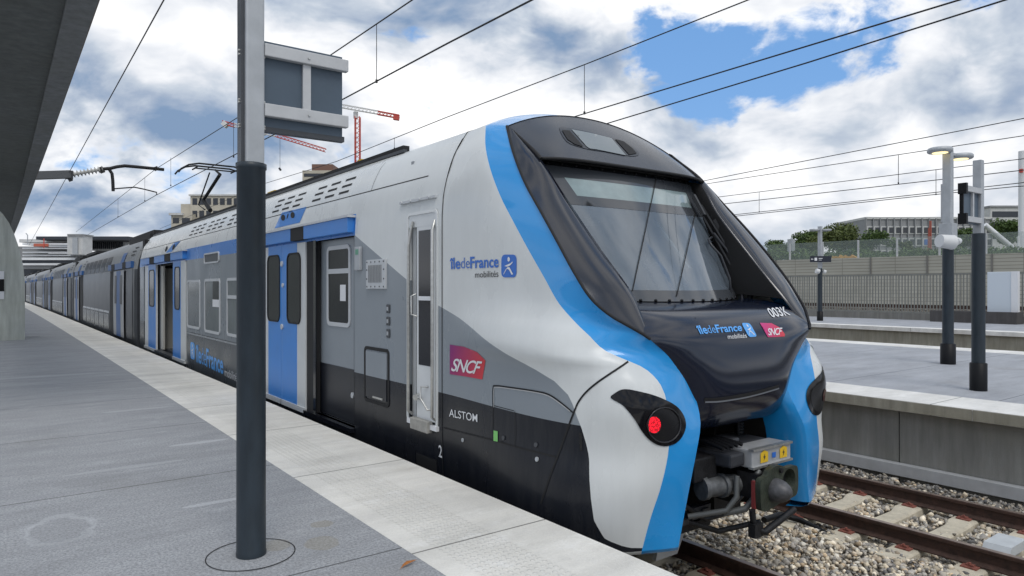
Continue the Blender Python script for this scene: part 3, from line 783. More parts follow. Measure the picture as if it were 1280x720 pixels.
for nm, cx, cy, rx, ry, mm, of in (('lamp_bowl', 829, 531, 20, 21.5, mat('lamp_bowl', (.012, .012, .014), .25, spec=.3), .008), ('red_tail_lamp', 816.5, 530.5, 8.2, 10.2, M_red, .013)):
    d_ = decal(nm, disc(cx, cy, rx, ry), mm, hl, pxfn('all', of), 4)
    mk(nm, [Vector((2*XC-v.co.x, v.co.y, v.co.z)) for v in d_.data.vertices], [tuple(reversed(tuple(p.vertices))) for p in d_.data.polygons], M_redoff if nm[0] == 'r' else mm, hl2, True)
rp = [hit(829+20*math.cos(t), 531+21.5*math.sin(t), 'all', .014)[0] for t in np.linspace(0, 2*math.pi, 25)]
e = MB(); e.tube(rp, .0045, 6); e.build('lamp_ring', mat('lamp_ring_chrome', (.06, .06, .065), .3, metal=.6), hl)
rp = [hit(816.5+9*math.cos(t), 530.5+11*math.sin(t), 'all', .014)[0] for t in np.linspace(0, 2*math.pi, 21)]
e = MB(); e.tube(rp, .003, 6); e.build('lamp_ring', MATS['lamp_bowl'], hl)
# seams
for nm, pts, wd, mr in (
   ('panel_seam', [(810,424),(798,440),(785,452),(766,465),(747,478),(733,490),(723.6,502),(719,512)], .014, True),
   ('panel_seam', [(719,512),(712,530),(704,552),(696.7,571.7),(689,592),(683,610),(676,630)], .016, True),
   ('panel_seam', [(616.5,510),(616.5,486),(620,482.2),(640,484.5),(670,489),(686,493),(700,502),(717,516)], .012, False),
   ('panel_seam', [(554.5,534.5),(580,541),(620,551),(655,561),(695,571)], .013, True),
   ('panel_seam', [(617,504),(616.5,530),(616.3,550)], .008, False),
   ('panel_seam', [(618,507),(643,513.5)], .006, False), ('panel_seam', [(644,513.5),(644,557)], .006, False)):
    ribbon(nm, pts, wd, M_gap, train, 'side', .004, len(pts) > 2, mr)
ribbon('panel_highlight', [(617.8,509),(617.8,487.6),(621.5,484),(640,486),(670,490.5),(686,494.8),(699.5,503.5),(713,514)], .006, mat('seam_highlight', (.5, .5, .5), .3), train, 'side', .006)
decal('slot', [(724.5,540),(728,541),(728.5,563),(725,564)], M_gap, train, pxfn('side', .004), 4)
decal('green_label', [(617.5,538),(622.7,539),(622.7,552),(617.5,551)], mat('label_green', (.2, .55, .15), .5), train, pxfn('side', .005), 5)
for cx, cy in ((579, 550), (671.8, 574), (630, 547.5), (670.5, 556)):
    p, n_ = hit(cx, cy, 'side', .002); e = MB(); e.tube([p, p+n_*.008], .018, 12); e.build('panel_lock', M_galv if cy in (550, 574) else M_dgrey, train)
# pod handle opening (upper eyebrow slot), hood slit
ribbon('hood_slit', [(880,499.5),(900,498.5),(926.7,494.4),(950,489.2),(973,482.6)], .030, M_gap, train, 'hood', .004)
ribbon('hood_trim', [(881,502.2),(900,501.4),(926.7,497.4),(950,492),(973,485.2)], .012, mat('trim_silver', (.32, .35, .4), .3, metal=.6), train, 'hood', .007)
for x0_, y0_, x1_, y1_ in ((869,384,869,398),):
    ribbon('panel_seam', [(x0_, y0_), (x1_, y1_)], .004, M_gap, train, 'hood', .004, False)
# forehead details
decal('marker_lamp_surround', spline([(699,160),(712,160.5),(735,165),(758,171),(780,177),(790,183),(799,193),(788,195.5),(765,191),(741,188),(724,184),(708,177)], True, 3), M_black, train, pxfn('fore', .004), 4)
decal('destination_lamp_cover', [(714,162.5),(738,167),(764,173.5),(782,195),(765,191.5),(745,187.5),(737,186.5),(733,184)], mat('lamp_cover_pale', (.20, .225, .235), .14, spec=.5), train, pxfn('fore', .008), 4)
for pl in ([(702,163.5),(711.5,164),(729,184.5),(718,181),(709,175)], [(768,174.5),(779,177.5),(790,186),(795.5,192.5),(786,194)]):
    g_ = decal('louvre', pl, M_gap, train, pxfn('fore', .009), 4)
# gasket between forehead and glass and row of bolts
wp = [Vector((XC+t*1.06, 4.40+.1*abs(t)**6+.005, 2.665)) for t in np.linspace(-1, 1, 30)]
def wall_strip(rowa, rowb, nm, m):
    vs = rowa+rowb; k = len(rowa); return mk(nm, vs, [(i, i+1, k+i+1, k+i) for i in range(k-1)], m, train, True)
top = [Vector((XC+p.x, p.y, p.z)) for p in frow[-1]]
gt = glassrow(1.0); g41 = []
for i in range(41):
    t = -1+2*i/40; a = (t+1)/2*32; j = min(31, int(a)); g41.append(gt[j].lerp(gt[j+1], a-j))
wall_strip(top, [Vector((XC+p.x*1.03, p.y+.02, p.z+.01)) for p in g41], 'windscreen_header', M_fore)
e = MB(); e.tube([p+Vector((0, -.004, 0)) for p in top], .014, 6); e.build('header_seal', M_gap, train)
e = MB(); e.tube([Vector((XC+p.x, p.y-.012, p.z-.004)) for p in gt], .012, 6); e.build('header_seal', M_gap, train)
e = MB()
for t in np.linspace(-.92, .92, 14):
    j = (t+1)/2*32; k = int(j); p = gt[k].lerp(gt[min(32, k+1)], j-k); e.lathe((XC+p.x, p.y-.035, p.z-.035), [(0, 0), (.011, 0), (.011, .014), (0, .014)], 8, 'y')
e.build('bolt_row', M_blackpl, train)
# frit: black printed border and bands on the glass
def gl(u, v, off=-.004):
    r = glassrow(v); a = (u+1)/2*32; j = min(31, int(a)); p = r[j].lerp(r[j+1], a-j); return Vector((XC+p.x, p.y+off, p.z+off*.5))
M_frit = mat('printed_glass_border', (.060, .066, .075), .12, coat=.4)
M_fritb = mat('black_glass_border', (.008, .009, .011), .25)
def glpatch(nm, poly, m, off, step=.08, par=None): return decal(nm, poly, m, par or ws, lambda x, y: gl(x, y, off), step)
glpatch('glass_border', [(-1,.955),(1,.955),(1,1),(-1,1)], M_fritb, -.004)
glpatch('glass_border', [(-1,.665),(1,.665),(1,.735),(-1,.735)], M_frit, -.004)
glpatch('glass_border', [(-1,.735),(-.76,.735),(-.84,.955),(-1,.955)], M_frit, -.004)
glpatch('glass_border', [(.80,.735),(1,.735),(1,.955),(.84,.955)], M_frit, -.004)
glpatch('glass_border', [(-.82,.87),(.82,.87),(.84,.955),(-.84,.955)], M_frit, -.004)
glpatch('glass_border', [(-1,0),(1,0),(1,.075),(-1,.075)], M_frit, -.004)
glpatch('glass_border', [(.965,.075),(1,.075),(1,.655),(.965,.655)], M_fritb, -.004)
glpatch('glass_border', [(-1,.075),(-.965,.075),(-.965,.655),(-1,.655)], M_fritb, -.004)
ds = glpatch('destination_display', [(-.76,.735),(.80,.735),(.82,.87),(-.81,.87)], mat('display_glass', (.24, .31, .32), .12, coat=.6, noise=.25, nscale=2.5), -.002)
e = MB()
for a_, b_ in (((820, 222), (790, 364)), ((868, 268), (845, 371))):
    P_ = [hit(a_[0]+(b_[0]-a_[0])*t, a_[1]+(b_[1]-a_[1])*t, 'glass', .01)[0] for t in np.linspace(0, 1, 9)]
    e = MB(); e.tube([p for p in P_ if p is not None], .0045, 5); e.build('glass_joint', M_gap, ws)
e = MB()
for t in np.linspace(-.9, .9, 13): p = gl(t, .012, -.02); e.lathe((p.x, p.y, p.z), [(0, 0), (.012, 0), (.012, .014), (0, .014)], 8, 'y')
e.build('bolt_row', M_blackpl, train)
# cab interior
M_int = mat('cab_interior', (.33, .35, .37), .7, noise=.1, nscale=2); M_intd = mat('cab_dark', (.05, .052, .058), .6)
ci = MB(); ci.box((XC-1.25, 6.35, 0.3), (XC+1.25, 6.4, 2.9)); ci.box((XC-1.25, 4.3, .6), (XC+1.25, 6.4, .7)); ci.box((XC-1.1, 4.9, 2.78), (XC+1.1, 6.4, 2.8)); ci.build('cab_interior', M_int, train)
ci = MB(); ci.box((XC-.85, 3.98, 1.0), (XC+.85, 4.45, 1.36)); ci.box((XC-.5, 3.95, 1.36), (XC+.2, 4.2, 1.50)); ci.build('driver_console', MATS['cab_dark'], train)
ci = MB(); ci.box((XC-.25, 5.1, 1.0), (XC+.25, 5.6, 1.15)); ci.box((XC-.24, 5.55, 1.1), (XC+.24, 5.66, 1.85)); ci.box((XC-.13, 5.57, 1.87), (XC+.13, 5.65, 2.08)); ci.build('driver_seat', M_intd, train, bevel=.02)
ci = MB(); ci.bar(tuple(gl(.36, .48, .35)), tuple(gl(.50, .12, .28)), .06, .02); ci.build('sun_blind_rail', mat('rail_pale', (.55, .6, .62), .5), train)
ci = MB(); ci.lathe((XC-.05, 4.95, 2.2), [(.0, 0), (.08, 0), (.09, .04), (.0, .07)], 14); ci.build('cab_lamp', mat('cab_lamp_white', (.8, .8, .8), .4), train)
ci = MB(); ci.box((XC-.35, 6.33, .75), (XC+.25, 6.345, 2.4)); ci.build('cab_rear_door', mat('cab_rear_door', (.2, .22, .24), .5), train)
# ---- wipers
wi = MB()
def gp(px, py, off):
    p, n_ = hit(px, py, 'glass', off)
    if p is None:
        a = Vector((XC, Gb.y, Gb.z)); n_ = Vector((1, 0, 0)).cross(Vector((0, Gt.y-Gb.y, Gt.z-Gb.z))).normalized(); r = ray(px, py)
        if n_.dot(r) > 0: n_ = -n_
        p = CAM+r*((a-CAM).dot(n_)/r.dot(n_))+n_*off
    return p
wi.bar(gp(861,251,.05), gp(922,357,.045), .05, .014); wi.bar(gp(859,249,.075), gp(872,274,.075), .05, .03); wi.build('wiper_blade', mat('wiper_rubber', (.022, .023, .026), .5), train)
wi = MB(); wi.tube([gp(933,378,.03), gp(931,367,.10), gp(917,330,.12), gp(898,297,.10), gp(880,275,.08)], [.030, .026, .020, .015, .012], 8)
wi.tube([gp(925,376,.03), gp(915,345,.10), gp(899,317,.09), gp(884,296,.07)], [.016]*4, 6); wi.tube([gp(912,374,.02), gp(905,352,.06), gp(893,324,.07), gp(882,310,.06), gp(880,303,.05), gp(884,300,.05)], .012, 6)
wi.build('wiper_arm', mat('wiper_arm_black', (.030, .032, .038), .3), train)
wi = MB(); wi.bar(gp(868,262,.085), gp(927,356,.075), .022, .016); wi.bar(gp(882,281,.10), gp(912,330,.09), .055, .03); wi.bar(gp(892,290,.12), gp(900,302,.12), .09, .03); wi.build('wiper_carrier', MATS['wiper_rubber'], train)
wi = MB(); wi.bar(gp(887,288,.125), gp(897,306,.125), .012, .006); wi.bar(gp(906,326,.115), gp(911,336,.115), .012, .006); wi.build('wiper_clip', mat('clip_tan', (.35, .30, .2), .5), train)
# ================================================================= CAR BODY (leading car)
def xsec(full):
    P = [(z, w_) for z, w_ in ((-.55,1.34),(-.35,1.37),(0,1.395),(.3,1.40),(1.2,1.40),(2.19,1.40),(2.25,1.40),(2.45,1.385),(2.6,1.35),(2.72,1.315),(2.84,1.265),(2.96,1.20),(3.06,1.125))]
    return P
def roofsec(Y):
    # list of (w,z) from z=2.19 up to centre
    k = min(1, max(0, (Y-5.52)/1.9)); k = k*k*(3-2*k)
    base = [(1.40,2.19),(1.40,2.25),(1.385,2.45),(1.35,2.6),(1.315,2.72),(1.265,2.84),(1.20,2.96)]
    full = [(1.125,3.07)]+[(1.12*(1-f), 3.07+.245*(1-(1-f)**2.1)) for f in (.15,.3,.45,.6,.8,1.0)]
    cut = [(1.125,3.045),(1.08,3.09),(1.06,3.07),(.9,3.07),(.6,3.07),(.3,3.07),(0,3.07)]
    return base+[(a[0]*(1-k)+b[0]*k, a[1]*(1-k)+b[1]*k) for a, b in zip(full, cut)]
YE = 22.75
for sgn in (-1, 1):
    ysr = list(np.linspace(YA, 7.5, 12))+list(np.linspace(7.5, YE, 16))[1:]
    rows = [[Vector((a, y, b)) for a, b in roofsec(y)] for y in ysr]
    vs, fs = patch(rows, sgn); fs = [tuple(reversed(f)) for f in fs]
    if sgn < 0: addbvh('body', vs, fs)
    mk('roof_shell', vs, fs, M_liv, train, True)
# side walls as slabs, with door recesses
def sidex(z): return XC-interp(Wtab, z)[0]
def slab(y0, y1, z0, z1, name='side_wall', d0=0.0, m=None, parent=train):
    zs = [z for z in (-.55, -.35, 0, .3, 2.19) if z0 < z < z1]; zs = [z0]+zs+[z1]; vs = []
    for z in zs:
        x = sidex(z)+d0; vs += [(x, y0, z), (x, y1, z)]
    k = len(zs); fs = [(2*i, 2*i+1, 2*i+3, 2*i+2) for i in range(k-1)]
    n0 = len(vs); vs += [(v[0]+.05, v[1], v[2]) for v in vs]
    for i in range(k-1): fs += [(2*i, 2*i+2, n0+2*i+2, n0+2*i), (2*i+1, n0+2*i+1, n0+2*i+3, 2*i+3), (n0+2*i, n0+2*i+2, n0+2*i+3, n0+2*i+1)]
    fs += [(0, n0, n0+1, 1), (2*(k-1), 2*(k-1)+1, n0+2*(k-1)+1, n0+2*(k-1))]
    return mk(name, vs, fs, m or M_liv, parent)
R1 = (7.50, 12.05); R2 = (16.45, 22.05)
CD = (5.66, 6.12)   # cab door recess
slab(YA, 5.60, -.55, 2.19); slab(5.60, 6.20, -.55, .24); slab(5.60, 6.20, 2.19-.001, 2.19); slab(6.20, 7.50, -.55, 2.19)
# (the cab door opening reaches above 2.19: it is framed on the surface)
slab(5.60, 6.20, .24, 2.19, 'cab_door_recess', .055, mat('door_white', (.66, .68, .69), .35, noise=.04, nscale=3))
slab(R1[0], R1[1], -.05, 2.19, 'door_recess_wall', .09, M_grey); slab(R1[0], R1[1], -.55, -.05)
slab(12.05, 16.45, -.55, 2.19)
slab(R2[0], 17.85, -.05, 2.19, 'door_recess_wall', .09, M_grey); slab(20.05, R2[1], -.05, 2.19, 'door_recess_wall', .09, M_grey); slab(R2[0], R2[1], -.55, -.05)
slab(22.05, YE, -.55, 2.19)
ob = slab(R1[0]+.3, R1[0]+.3+1.2, -.045, .60, 'lower_panel', .085, mat('navy_panel', NAVY, .35)); 
ob = slab(7.52, 9.0, -.045, .605, 'lower_panel', .082, MATS['navy_panel'])
# right side wall (plain, seen only from other places), back wall, floor
e = MB(); e.box((XC+1.36, YA, -.55), (XC+1.40, YE, 2.19)); e.build('side_wall', M_liv, train)
e = MB(); e.box((XC-1.33, 5.55, -.56), (XC+1.35, YE, -.50)); e.box((XC-1.28, YE-.05, -.5), (XC+1.3, YE, 3.0)); e.build('underfloor', M_gap, train)
e = MB(); e.box((XC-1.2, 17.0, -.1), (XC+1.3, 21, -.02)); e.build('vestibule_floor', M_dgrey, train)
e = MB(); e.box((XC-1.26, 20.06, -.02), (XC-1.0, 20.14, 2.1)); e.box((XC-1.3, 19.72, -.02), (XC-1.26, 20.04, 2.15)); e.build('partition_or_black_closure', mat('partition_pale', (.5, .49, .45), .6), train)
e = MB(); e.box((XC+.1, 16.5, -.02), (XC+.15, 21, 2.15)); e.box((XC-1.2, 20.22, -.02), (XC+1.3, 20.28, 2.9)); e.box((XC-1.3, 17.0, 2.16), (XC+1.3, 21, 2.19)); e.build('partition_or_black_closure', M_gap, train)  # black closure walls added so the open doorway looks dark inside
e = MB(); e.lathe((XC-.95, 18.9, .05), [(.0, 0), (.17, .0), (.2, .08), (.19, .1), (0, .1)], 14); e.build('vestibule_seat', mat('cream_seat', (.6, .58, .45), .6), train)
# lower black skirt of cab between bogie and pod
for sgn in (-1, 1):
    rr = []
    for z in (-.62, -.45, -.26):
        rr.append([Vector((p.x-.03-(.0 if z > -.3 else .03), p.y, z)) for p in side[0][:16]])
    vs, fs = patch(rr, sgn); mk('cab_skirt', vs, fs, mat('skirt_black', (.006, .007, .009), .6, noise=.3, nscale=8), train, True)
# white fairing edge panel seams on body
def bodyx(y, z, off=-.003): 
    r = tree('body').ray_cast(Vector((0, y, z)), Vector((1, 0, 0))); 
    x = r[0].x if r[0] is not None else XC-1.4
    return Vector((x+off, y, z))
def sfn(off): return lambda y, z: (bodyx(y, z, -off) if z > 2.195 else Vector((sidex(z)-off, y, z)))
def sline(name, pts, wd, m, off=.004):
    a = [sfn(off)(y, z) for y, z in pts]; vs = []
    for i, p in enumerate(a):
        q = a[min(i+1, len(a)-1)]-a[max(i-1, 0)]; s_ = Vector((-1, 0, 0)).cross(q).normalized()*wd/2; vs += [p-s_, p+s_]
    mk(name, vs, [(2*i, 2*i+1, 2*i+3, 2*i+2) for i in range(len(a)-1)], m, train)
sline('panel_seam', [(YA, z) for z in np.linspace(-.2, 3.0, 40)], .012, M_gap)
sline('panel_seam', [(y, 2.68) for y in np.linspace(5.9, YE, 20)], .010, M_gap)
sline('panel_seam', [(7.2, z) for z in np.linspace(2.68, 3.02, 6)], .007, M_gap)
sline('gutter', [(y, 2.445) for y in np.linspace(7.5, 10.8, 8)], .010, M_frame, .02)
sline('panel_seam', [(7.5, z) for z in np.linspace(.0, 2.2, 5)], .006, M_gap)
sline('panel_seam', [(13.2, z) for z in np.linspace(2.46, 3.02, 6)], .006, M_gap)
sline('body_ledge', [(y, .60) for y in (12.1, 16.4)], .03, mat('ledge_grey', (.3, .32, .34), .4), .012)
# roof slots
for g0 in (8.05, 9.75, 12.4, 14.0, 15.6):
    for c_ in range(3):
        for r_ in range(3):
            y = g0+.46*c_; z = 2.76+.085*r_
            pts = [(y-.15, z-.014), (y+.15, z-.014), (y+.15, z+.014), (y-.15, z+.014)]
            decal('roof_slot', [(a+ (z-2.7)*(-.15), b) for a, b in pts], M_gap, train, sfn(.004), .2)
# ---- generic framed openings on the flat side
def ring(y0, y1, z0, z1, rad, wd, th, m, name, parent, x0=None, off=.0):
    n = 6
    def rr(i):
        P = []
        for cy, cz, a0 in ((y1-i-rad, z1-i-rad, 0), (y0+i+rad, z1-i-rad, 90), (y0+i+rad, z0+i+rad, 180), (y1-i-rad, z0+i+rad, 270)):
            for k in range(n+1):
                t = math.radians(a0+90*k/n); P.append((cy+rad*math.cos(t), cz+rad*math.sin(t)))
        return P
    xb = x0 if x0 is not None else XC-1.40
    A = rr(0); rad2 = rad; 
    def rr2():
        r2 = max(.01, rad-wd); P = []
        for cy, cz, a0 in ((y1-rad, z1-rad, 0), (y0+rad, z1-rad, 90), (y0+rad, z0+rad, 180), (y1-rad, z0+rad, 270)):
            for k in range(n+1):
                t = math.radians(a0+90*k/n); P.append((cy+r2*math.cos(t), cz+r2*math.sin(t)))
        return P
    B = rr2(); k = len(A)
    vs = [(xb-off, a, b) for a, b in A]+[(xb-off-th, a, b) for a, b in A]+[(xb-off-th, a, b) for a, b in B]+[(xb-off, a, b) for a, b in B]
    fs = []
    for i in range(k):
        j = (i+1) % k
        fs += [(i, j, k+j, k+i), (k+i, k+j, 2*k+j, 2*k+i), (2*k+i, 2*k+j, 3*k+j, 3*k+i)]
    return mk(name, vs, fs, m, parent), B, xb
def pane(B, x, m, name, parent): return mk(name, [(x, a, b) for a, b in B], [tuple(range(len(B)))], m, parent)
def window(y0, y1, z0, z1, x0=None, glass=M_glass, split=None, m=M_frame, wd=.05, rad=.09, parent=train):
    o, B, xb = ring(y0, y1, z0, z1, rad, wd, .014, m, 'window', parent, x0)
    pane(B, xb-.004, glass, 'pane', o)
    if split: MB().box((xb-.016, y0+.02, split-.03), (xb-.002, y1-.02, split+.03)).build('crossbar', m, o)
    return o
RX = XC-1.40+.09
window(7.80, 8.54, 1.10, 2.11, RX, split=1.79)
MB().box((RX-.006, 7.95, 1.42), (RX-.004, 8.12, 1.62)).build('window_sticker', M_letwhite, train)
window(12.15, 13.07, .72, 1.76, glass=M_lglass, split=1.42); window(13.55, 14.77, .70, 1.76, glass=M_lglass); window(15.15, 16.35, .72, 1.75, glass=M_lglass)
MB().box((XC-1.408, 13.62, 1.36), (XC-1.405, 14.1, 1.72)).build('window_screen', M_black, train); MB().box((XC-1.411, 13.62, 1.22), (XC-1.408, 14.1, 1.36)).build('window_sticker', M_letwhite, train)
ring(13.62, 14.78, 2.06, 2.27, .06, .03, .02, M_frame, 'grille_frame', train)
mk('grille', [(XC-1.404, 13.66, 2.09), (XC-1.404, 14.74, 2.09), (XC-1.404, 14.74, 2.24), (XC-1.404, 13.66, 2.24)], [(0, 1, 2, 3)], M_dgrey, train)
# header beams (blue / black blocks over the doors)
def header(y0, y1, m): MB().box((XC-1.475, y0, 2.225), (XC-1.385, y1, 2.40)).build('door_header', m, train, bevel=.008)
header(7.52, 8.97, M_hblue); header(8.98, 9.48, M_gap); header(9.49, 10.66, M_hblue); header(10.67, 11.1, M_gap); header(11.11, 12.0, M_hblue)
header(16.5, 17.85, M_hblue); header(17.86, 18.6, M_gap); header(18.61, 20.0, M_hblue); header(20.01, 20.7, M_gap); header(20.71, 22.0, M_hblue)
MB().box((XC-1.49, 7.49, 2.40), (XC-1.38, 12.02, 2.425)).build('door_gutter', M_frame, train); MB().box((XC-1.49, 16.45, 2.40), (XC-1.38, 22.02, 2.425)).build('door_gutter', M_frame, train)
# doors
M_dwhite = mat('door_leaf_white', (.58, .60, .61), .35, noise=.05, nscale=3); M_dblue = mat('door_leaf_blue', (.045, .23, .64), .35, noise=.05, nscale=3)
def leaf(y0, y1, blue_low, x=XC-1.415, win=None, parent=train):
    """blue half at the low-Y side if blue_low else at the high-Y side"""
    mid = y0+(y1-y0)*(.66 if blue_low else .34)
    d = MB().box((x, y0, -.03), (x+.05, y1, 2.20)).build('door', M_dwhite, parent, bevel=.006)
    a, b = (y0+.004, mid) if blue_low else (mid, y1-.004)
    MB().box((x-.004, a, -.028), (x+.001, b, 2.198)).build('door_blue_stripe', M_dblue, d)
    if win:
        o, B, xb = ring(win[0], win[1], 1.08, 2.07, .12, .022, .012, M_gap, 'door_window', d, x-.004); pane(B, xb-.004, M_glass, 'pane', o)
    MB().box((x-.02, y0-.02, -.10), (x+.05, y1+.02, -.03)).build('door_sill', M_dwhite, d)
    return d
leaf(9.06, 9.995, False, win=(9.22, 9.77)); leaf(10.005, 10.95, True, win=(10.08, 10.66))
MB().box((XC-1.40, 8.74, -.05), (XC-1.33, 9.04, 2.2)).build('door_seal', M_gap, train)
MB().box((XC-1.402, 8.72, -.05), (XC-1.39, 8.80, 2.2)).build('door_jamb', M_black, train)
e = MB(); e.tube([(XC-1.42, 9.97, 1.93), (XC-1.44, 9.97, 1.93)], .04, 12); e.tube([(XC-1.42, 9.93, 1.62), (XC-1.44, 9.93, 1.62)], .03, 12); e.tube([(XC-1.42, 9.97, 1.02), (XC-1.44, 9.97, 1.02)], .04, 12); e.build('door_button', M_frame, train)
leaf(16.55, 17.85, False, win=(17.05, 17.62)); leaf(20.1, 21.78, True, win=(20.28, 21.05))
MB().box((XC-1.41, 16.50, .0), (XC-1.385, 16.55, 2.15)).build('door_jamb', M_dwhite, train)
MB().box((XC-1.45, R1[0], -.10), (XC-1.32, 9.04, -.05)).build('door_track', M_black, train); MB().box((XC-1.45, 17.85, -.10), (XC-1.30, 20.1, -.04)).build('door_threshold', M_dgrey, train)
# roof blue mark with two dark eyes
for dy in (0, 8.6):
    pl = [(8.83+dy, 2.67), (9.55+dy, 2.67), (10.35+dy, 2.445), (9.62+dy, 2.445)]
    if dy == 0: pl = None
    if pl: decal('roof_blue_mark', [(y, z) for y, z in pl], M_hblue, train, sfn(.004), .2)
q_ = [(352.8,265.8),(383.4,258.6),(374.9,278.2),(343.5,285.6)]
decal('roof_blue_mark', q_, M_hblue, train, pxfn('body', .004), 5)
for cx, cy in ((354.3, 272.2), (366.2, 269)): decal('roof_camera_port', disc(cx, cy, 2.6, 3.9, 12), M_gap, train, pxfn('body', .007), 3)
decal('roof_camera_port', [(360,267.5),(361.4,267.2),(360,273),(358.6,273.3)], M_gap, train, pxfn('body', .007), 3)
for dy in (18.0, 18.9): decal('roof_camera_port', disc(dy+.05, 2.56, .14, .07, 12), M_gap, train, sfn(.008), .1)
# vent, lock box, key switches, hatch, cab door fittings
v = MB().box((XC-1.425, 6.66, 1.57), (XC-1.395, 7.13, 1.89)).build('side_vent', M_frame, train, bevel=.006)
e = MB()
for k in range(9): e.box((XC-1.432, 6.74+k*.038, 1.64), (XC-1.424, 6.758+k*.038, 1.83))
e.build('vent_slats', mat('slat_grey', (.25, .26, .27), .5), v)
e = MB()
for y in (6.69, 6.79, 6.90, 7.0, 7.10):
    for z in (1.595, 1.865): e.tube([(XC-1.424, y, z), (XC-1.43, y, z)], .009, 8)
for z in (1.68, 1.78):
    for y in (6.685, 7.105): e.tube([(XC-1.424, y, z), (XC-1.43, y, z)], .009, 8)
e.build('vent_screws', M_dgrey, v)
ring(6.60, 7.22, .31, .93, .06, .035, .008, M_gap, 'hatch_seal', train)
e = MB().box((XC-1.412, 6.655, .37), (XC-1.40, 7.165, .605)).build('hatch', MATS['navy_panel'], train); e = MB().box((XC-1.412, 6.655, .605), (XC-1.40, 7.165, .88)).build('hatch', M_grey, train)
MB().box((XC-1.417, 6.74, .375), (XC-1.412, 6.98, .395)).build('hatch_edge', M_steel, train)
MB().box((XC-1.44, 7.28, 1.78), (XC-1.40, 7.42, 2.05)).build('door_intercom', M_galv, train, bevel=.01)
MB().box((XC-1.443, 7.30, 1.96), (XC-1.439, 7.38, 2.02)).build('intercom_lamp', mat('lamp_green', (.1, .3, .2), .4), train)
for k in range(3):
    z = 1.36-.13*k
    MB().box((XC-1.412, 6.58, z-.045), (XC-1.399, 6.66, z+.045)).build('key_switch', M_dgrey, train, bevel=.01); MB().box((XC-1.416, 6.605, z-.02), (XC-1.412, 6.64, z+.02)).build('key_slot', M_galv, train)
e = MB(); e.tube([(XC-1.40, 7.66, .26), (XC-1.335, 7.66, .26)], .001, 4)
MB().tube([(XC-1.318, 7.72, .30), (XC-1.335, 7.72, .30)], .035, 14).build('lock_cap', M_frame, train)
# cab door: reveal panel, door, windows
def fl(name, y0, y1, z0, z1, x, m, par=train, th=.02, bev=0): return MB().box((x-th, y0, z0), (x, y1, z1)).build(name, m, par, bevel=bev)
XS = XC-1.40
M_dw = MATS['door_white']
sur, B_, _ = ring(5.595, 6.20, .24, 2.33, .06, .03, .012, M_white, 'cab_door_surround', train)
cd = fl('cab_door', 5.66, 6.02, .30, 2.30, XS+.035, M_dw, th=.035, bev=.012)
fl('reveal_top', 5.62, 6.18, 2.18, 2.31, XS, M_dw, th=.002)
fl('cab_door_window', 5.70, 5.965, .83, 1.46, XS, M_black, cd, .004); fl('cab_door_window', 5.70, 5.965, 1.50, 2.14, XS, M_black, cd, .004)
fl('window_bar', 5.70, 5.965, 1.46, 1.50, XS-.001, M_letwhite, cd, .006)
fl('reveal_shadow', 6.03, 6.06, .30, 2.28, XS+.05, M_gap, th=.03)
e = MB(); e.tube([(XS-.0, 6.10, .33), (XS-.045, 6.10, .36), (XS-.045, 6.10, 2.0), (XS-.02, 6.06, 2.24)], .016, 8); e.build('handrail', M_steel, train)
e = MB(); e.tube([(XS-.0, 5.63, .33), (XS-.045, 5.63, .36), (XS-.045, 5.63, 2.12), (XS-.0, 5.66, 2.22)], .016, 8); e.build('handrail', M_steel, train)
e = MB(); e.tube([(XS, 6.03, 1.52), (XS-.045, 6.04, 1.50), (XS-.045, 6.04, 1.32), (XS, 6.0, 1.30)], .009, 8); e.build('door_handle', M_steel, cd)
e = MB(); e.tube([(XS, 5.78, .63), (XS-.05, 5.84, .63), (XS-.055, 5.84, .52), (XS-.045, 5.72, .42), (XS, 5.70, .42)], .010, 8); e.tube([(XS, 5.97, .52), (XS-.05, 5.95, .51)], .03, 10); e.tube([(XS-.03, 6.0, .515), (XS-.03, 5.88, .515)], .012, 8); e.build('door_handle', M_steel, cd)
e = MB(); e.box((XS-.06, 5.70, .20), (XS, 6.04, .31)); e.build('cab_step', mat('step_grey', (.36, .35, .32), .6, noise=.2, nscale=20), train, bevel=.006)
for y in (5.64, 6.10): MB().box((XS-.03, y-.06, .235), (XS+.01, y+.06, .28)).build('rail_foot', M_letwhite, train)
e = MB(); e.box((XC-1.41, 5.64, 2.435), (XC-1.372, 6.36, 2.46)); 
for y in np.linspace(5.75, 6.3, 4): e.tube([(XC-1.41, y, 2.447), (XC-1.425, y, 2.447)], .012, 8)
e.build('rain_strip', M_frame, train)
ring(5.62, 6.05, -.20, .02, .03, .01, .004, M_black, 'step_niche_edge', train, sidex(-.1)); fl('step_niche', 5.64, 6.03, -.19, .01, sidex(-.1), M_gap, th=.003)
fnY = lambda y, z: Vector((sidex(z)-.005, -y, z))
put_words('class_number', words([('2', .012, .8)]), [(-5.585,.115),(-5.525,.115),(-5.585,-.0),(-5.525,-.0)], M_letwhite, train, fn=fnY)
idf([(-15.55,.42),(-13.35,.36),(-15.55,.04),(-13.35,.0)], [(-13.25,.13),(-12.35,.11),(-13.25,-.03),(-12.35,-.05)], [(-16.05,.42),(-15.65,.42),(-16.05,.06),(-15.65,.06)], M_letlight, M_letwhite, M_letlight, 'x', fn=fnY, step=.2)
# side underframe bottoms
MB().box((XC-1.30, 5.2, -.80), (XC+1.30, YE, -.56)).build('underframe', M_gap, train)
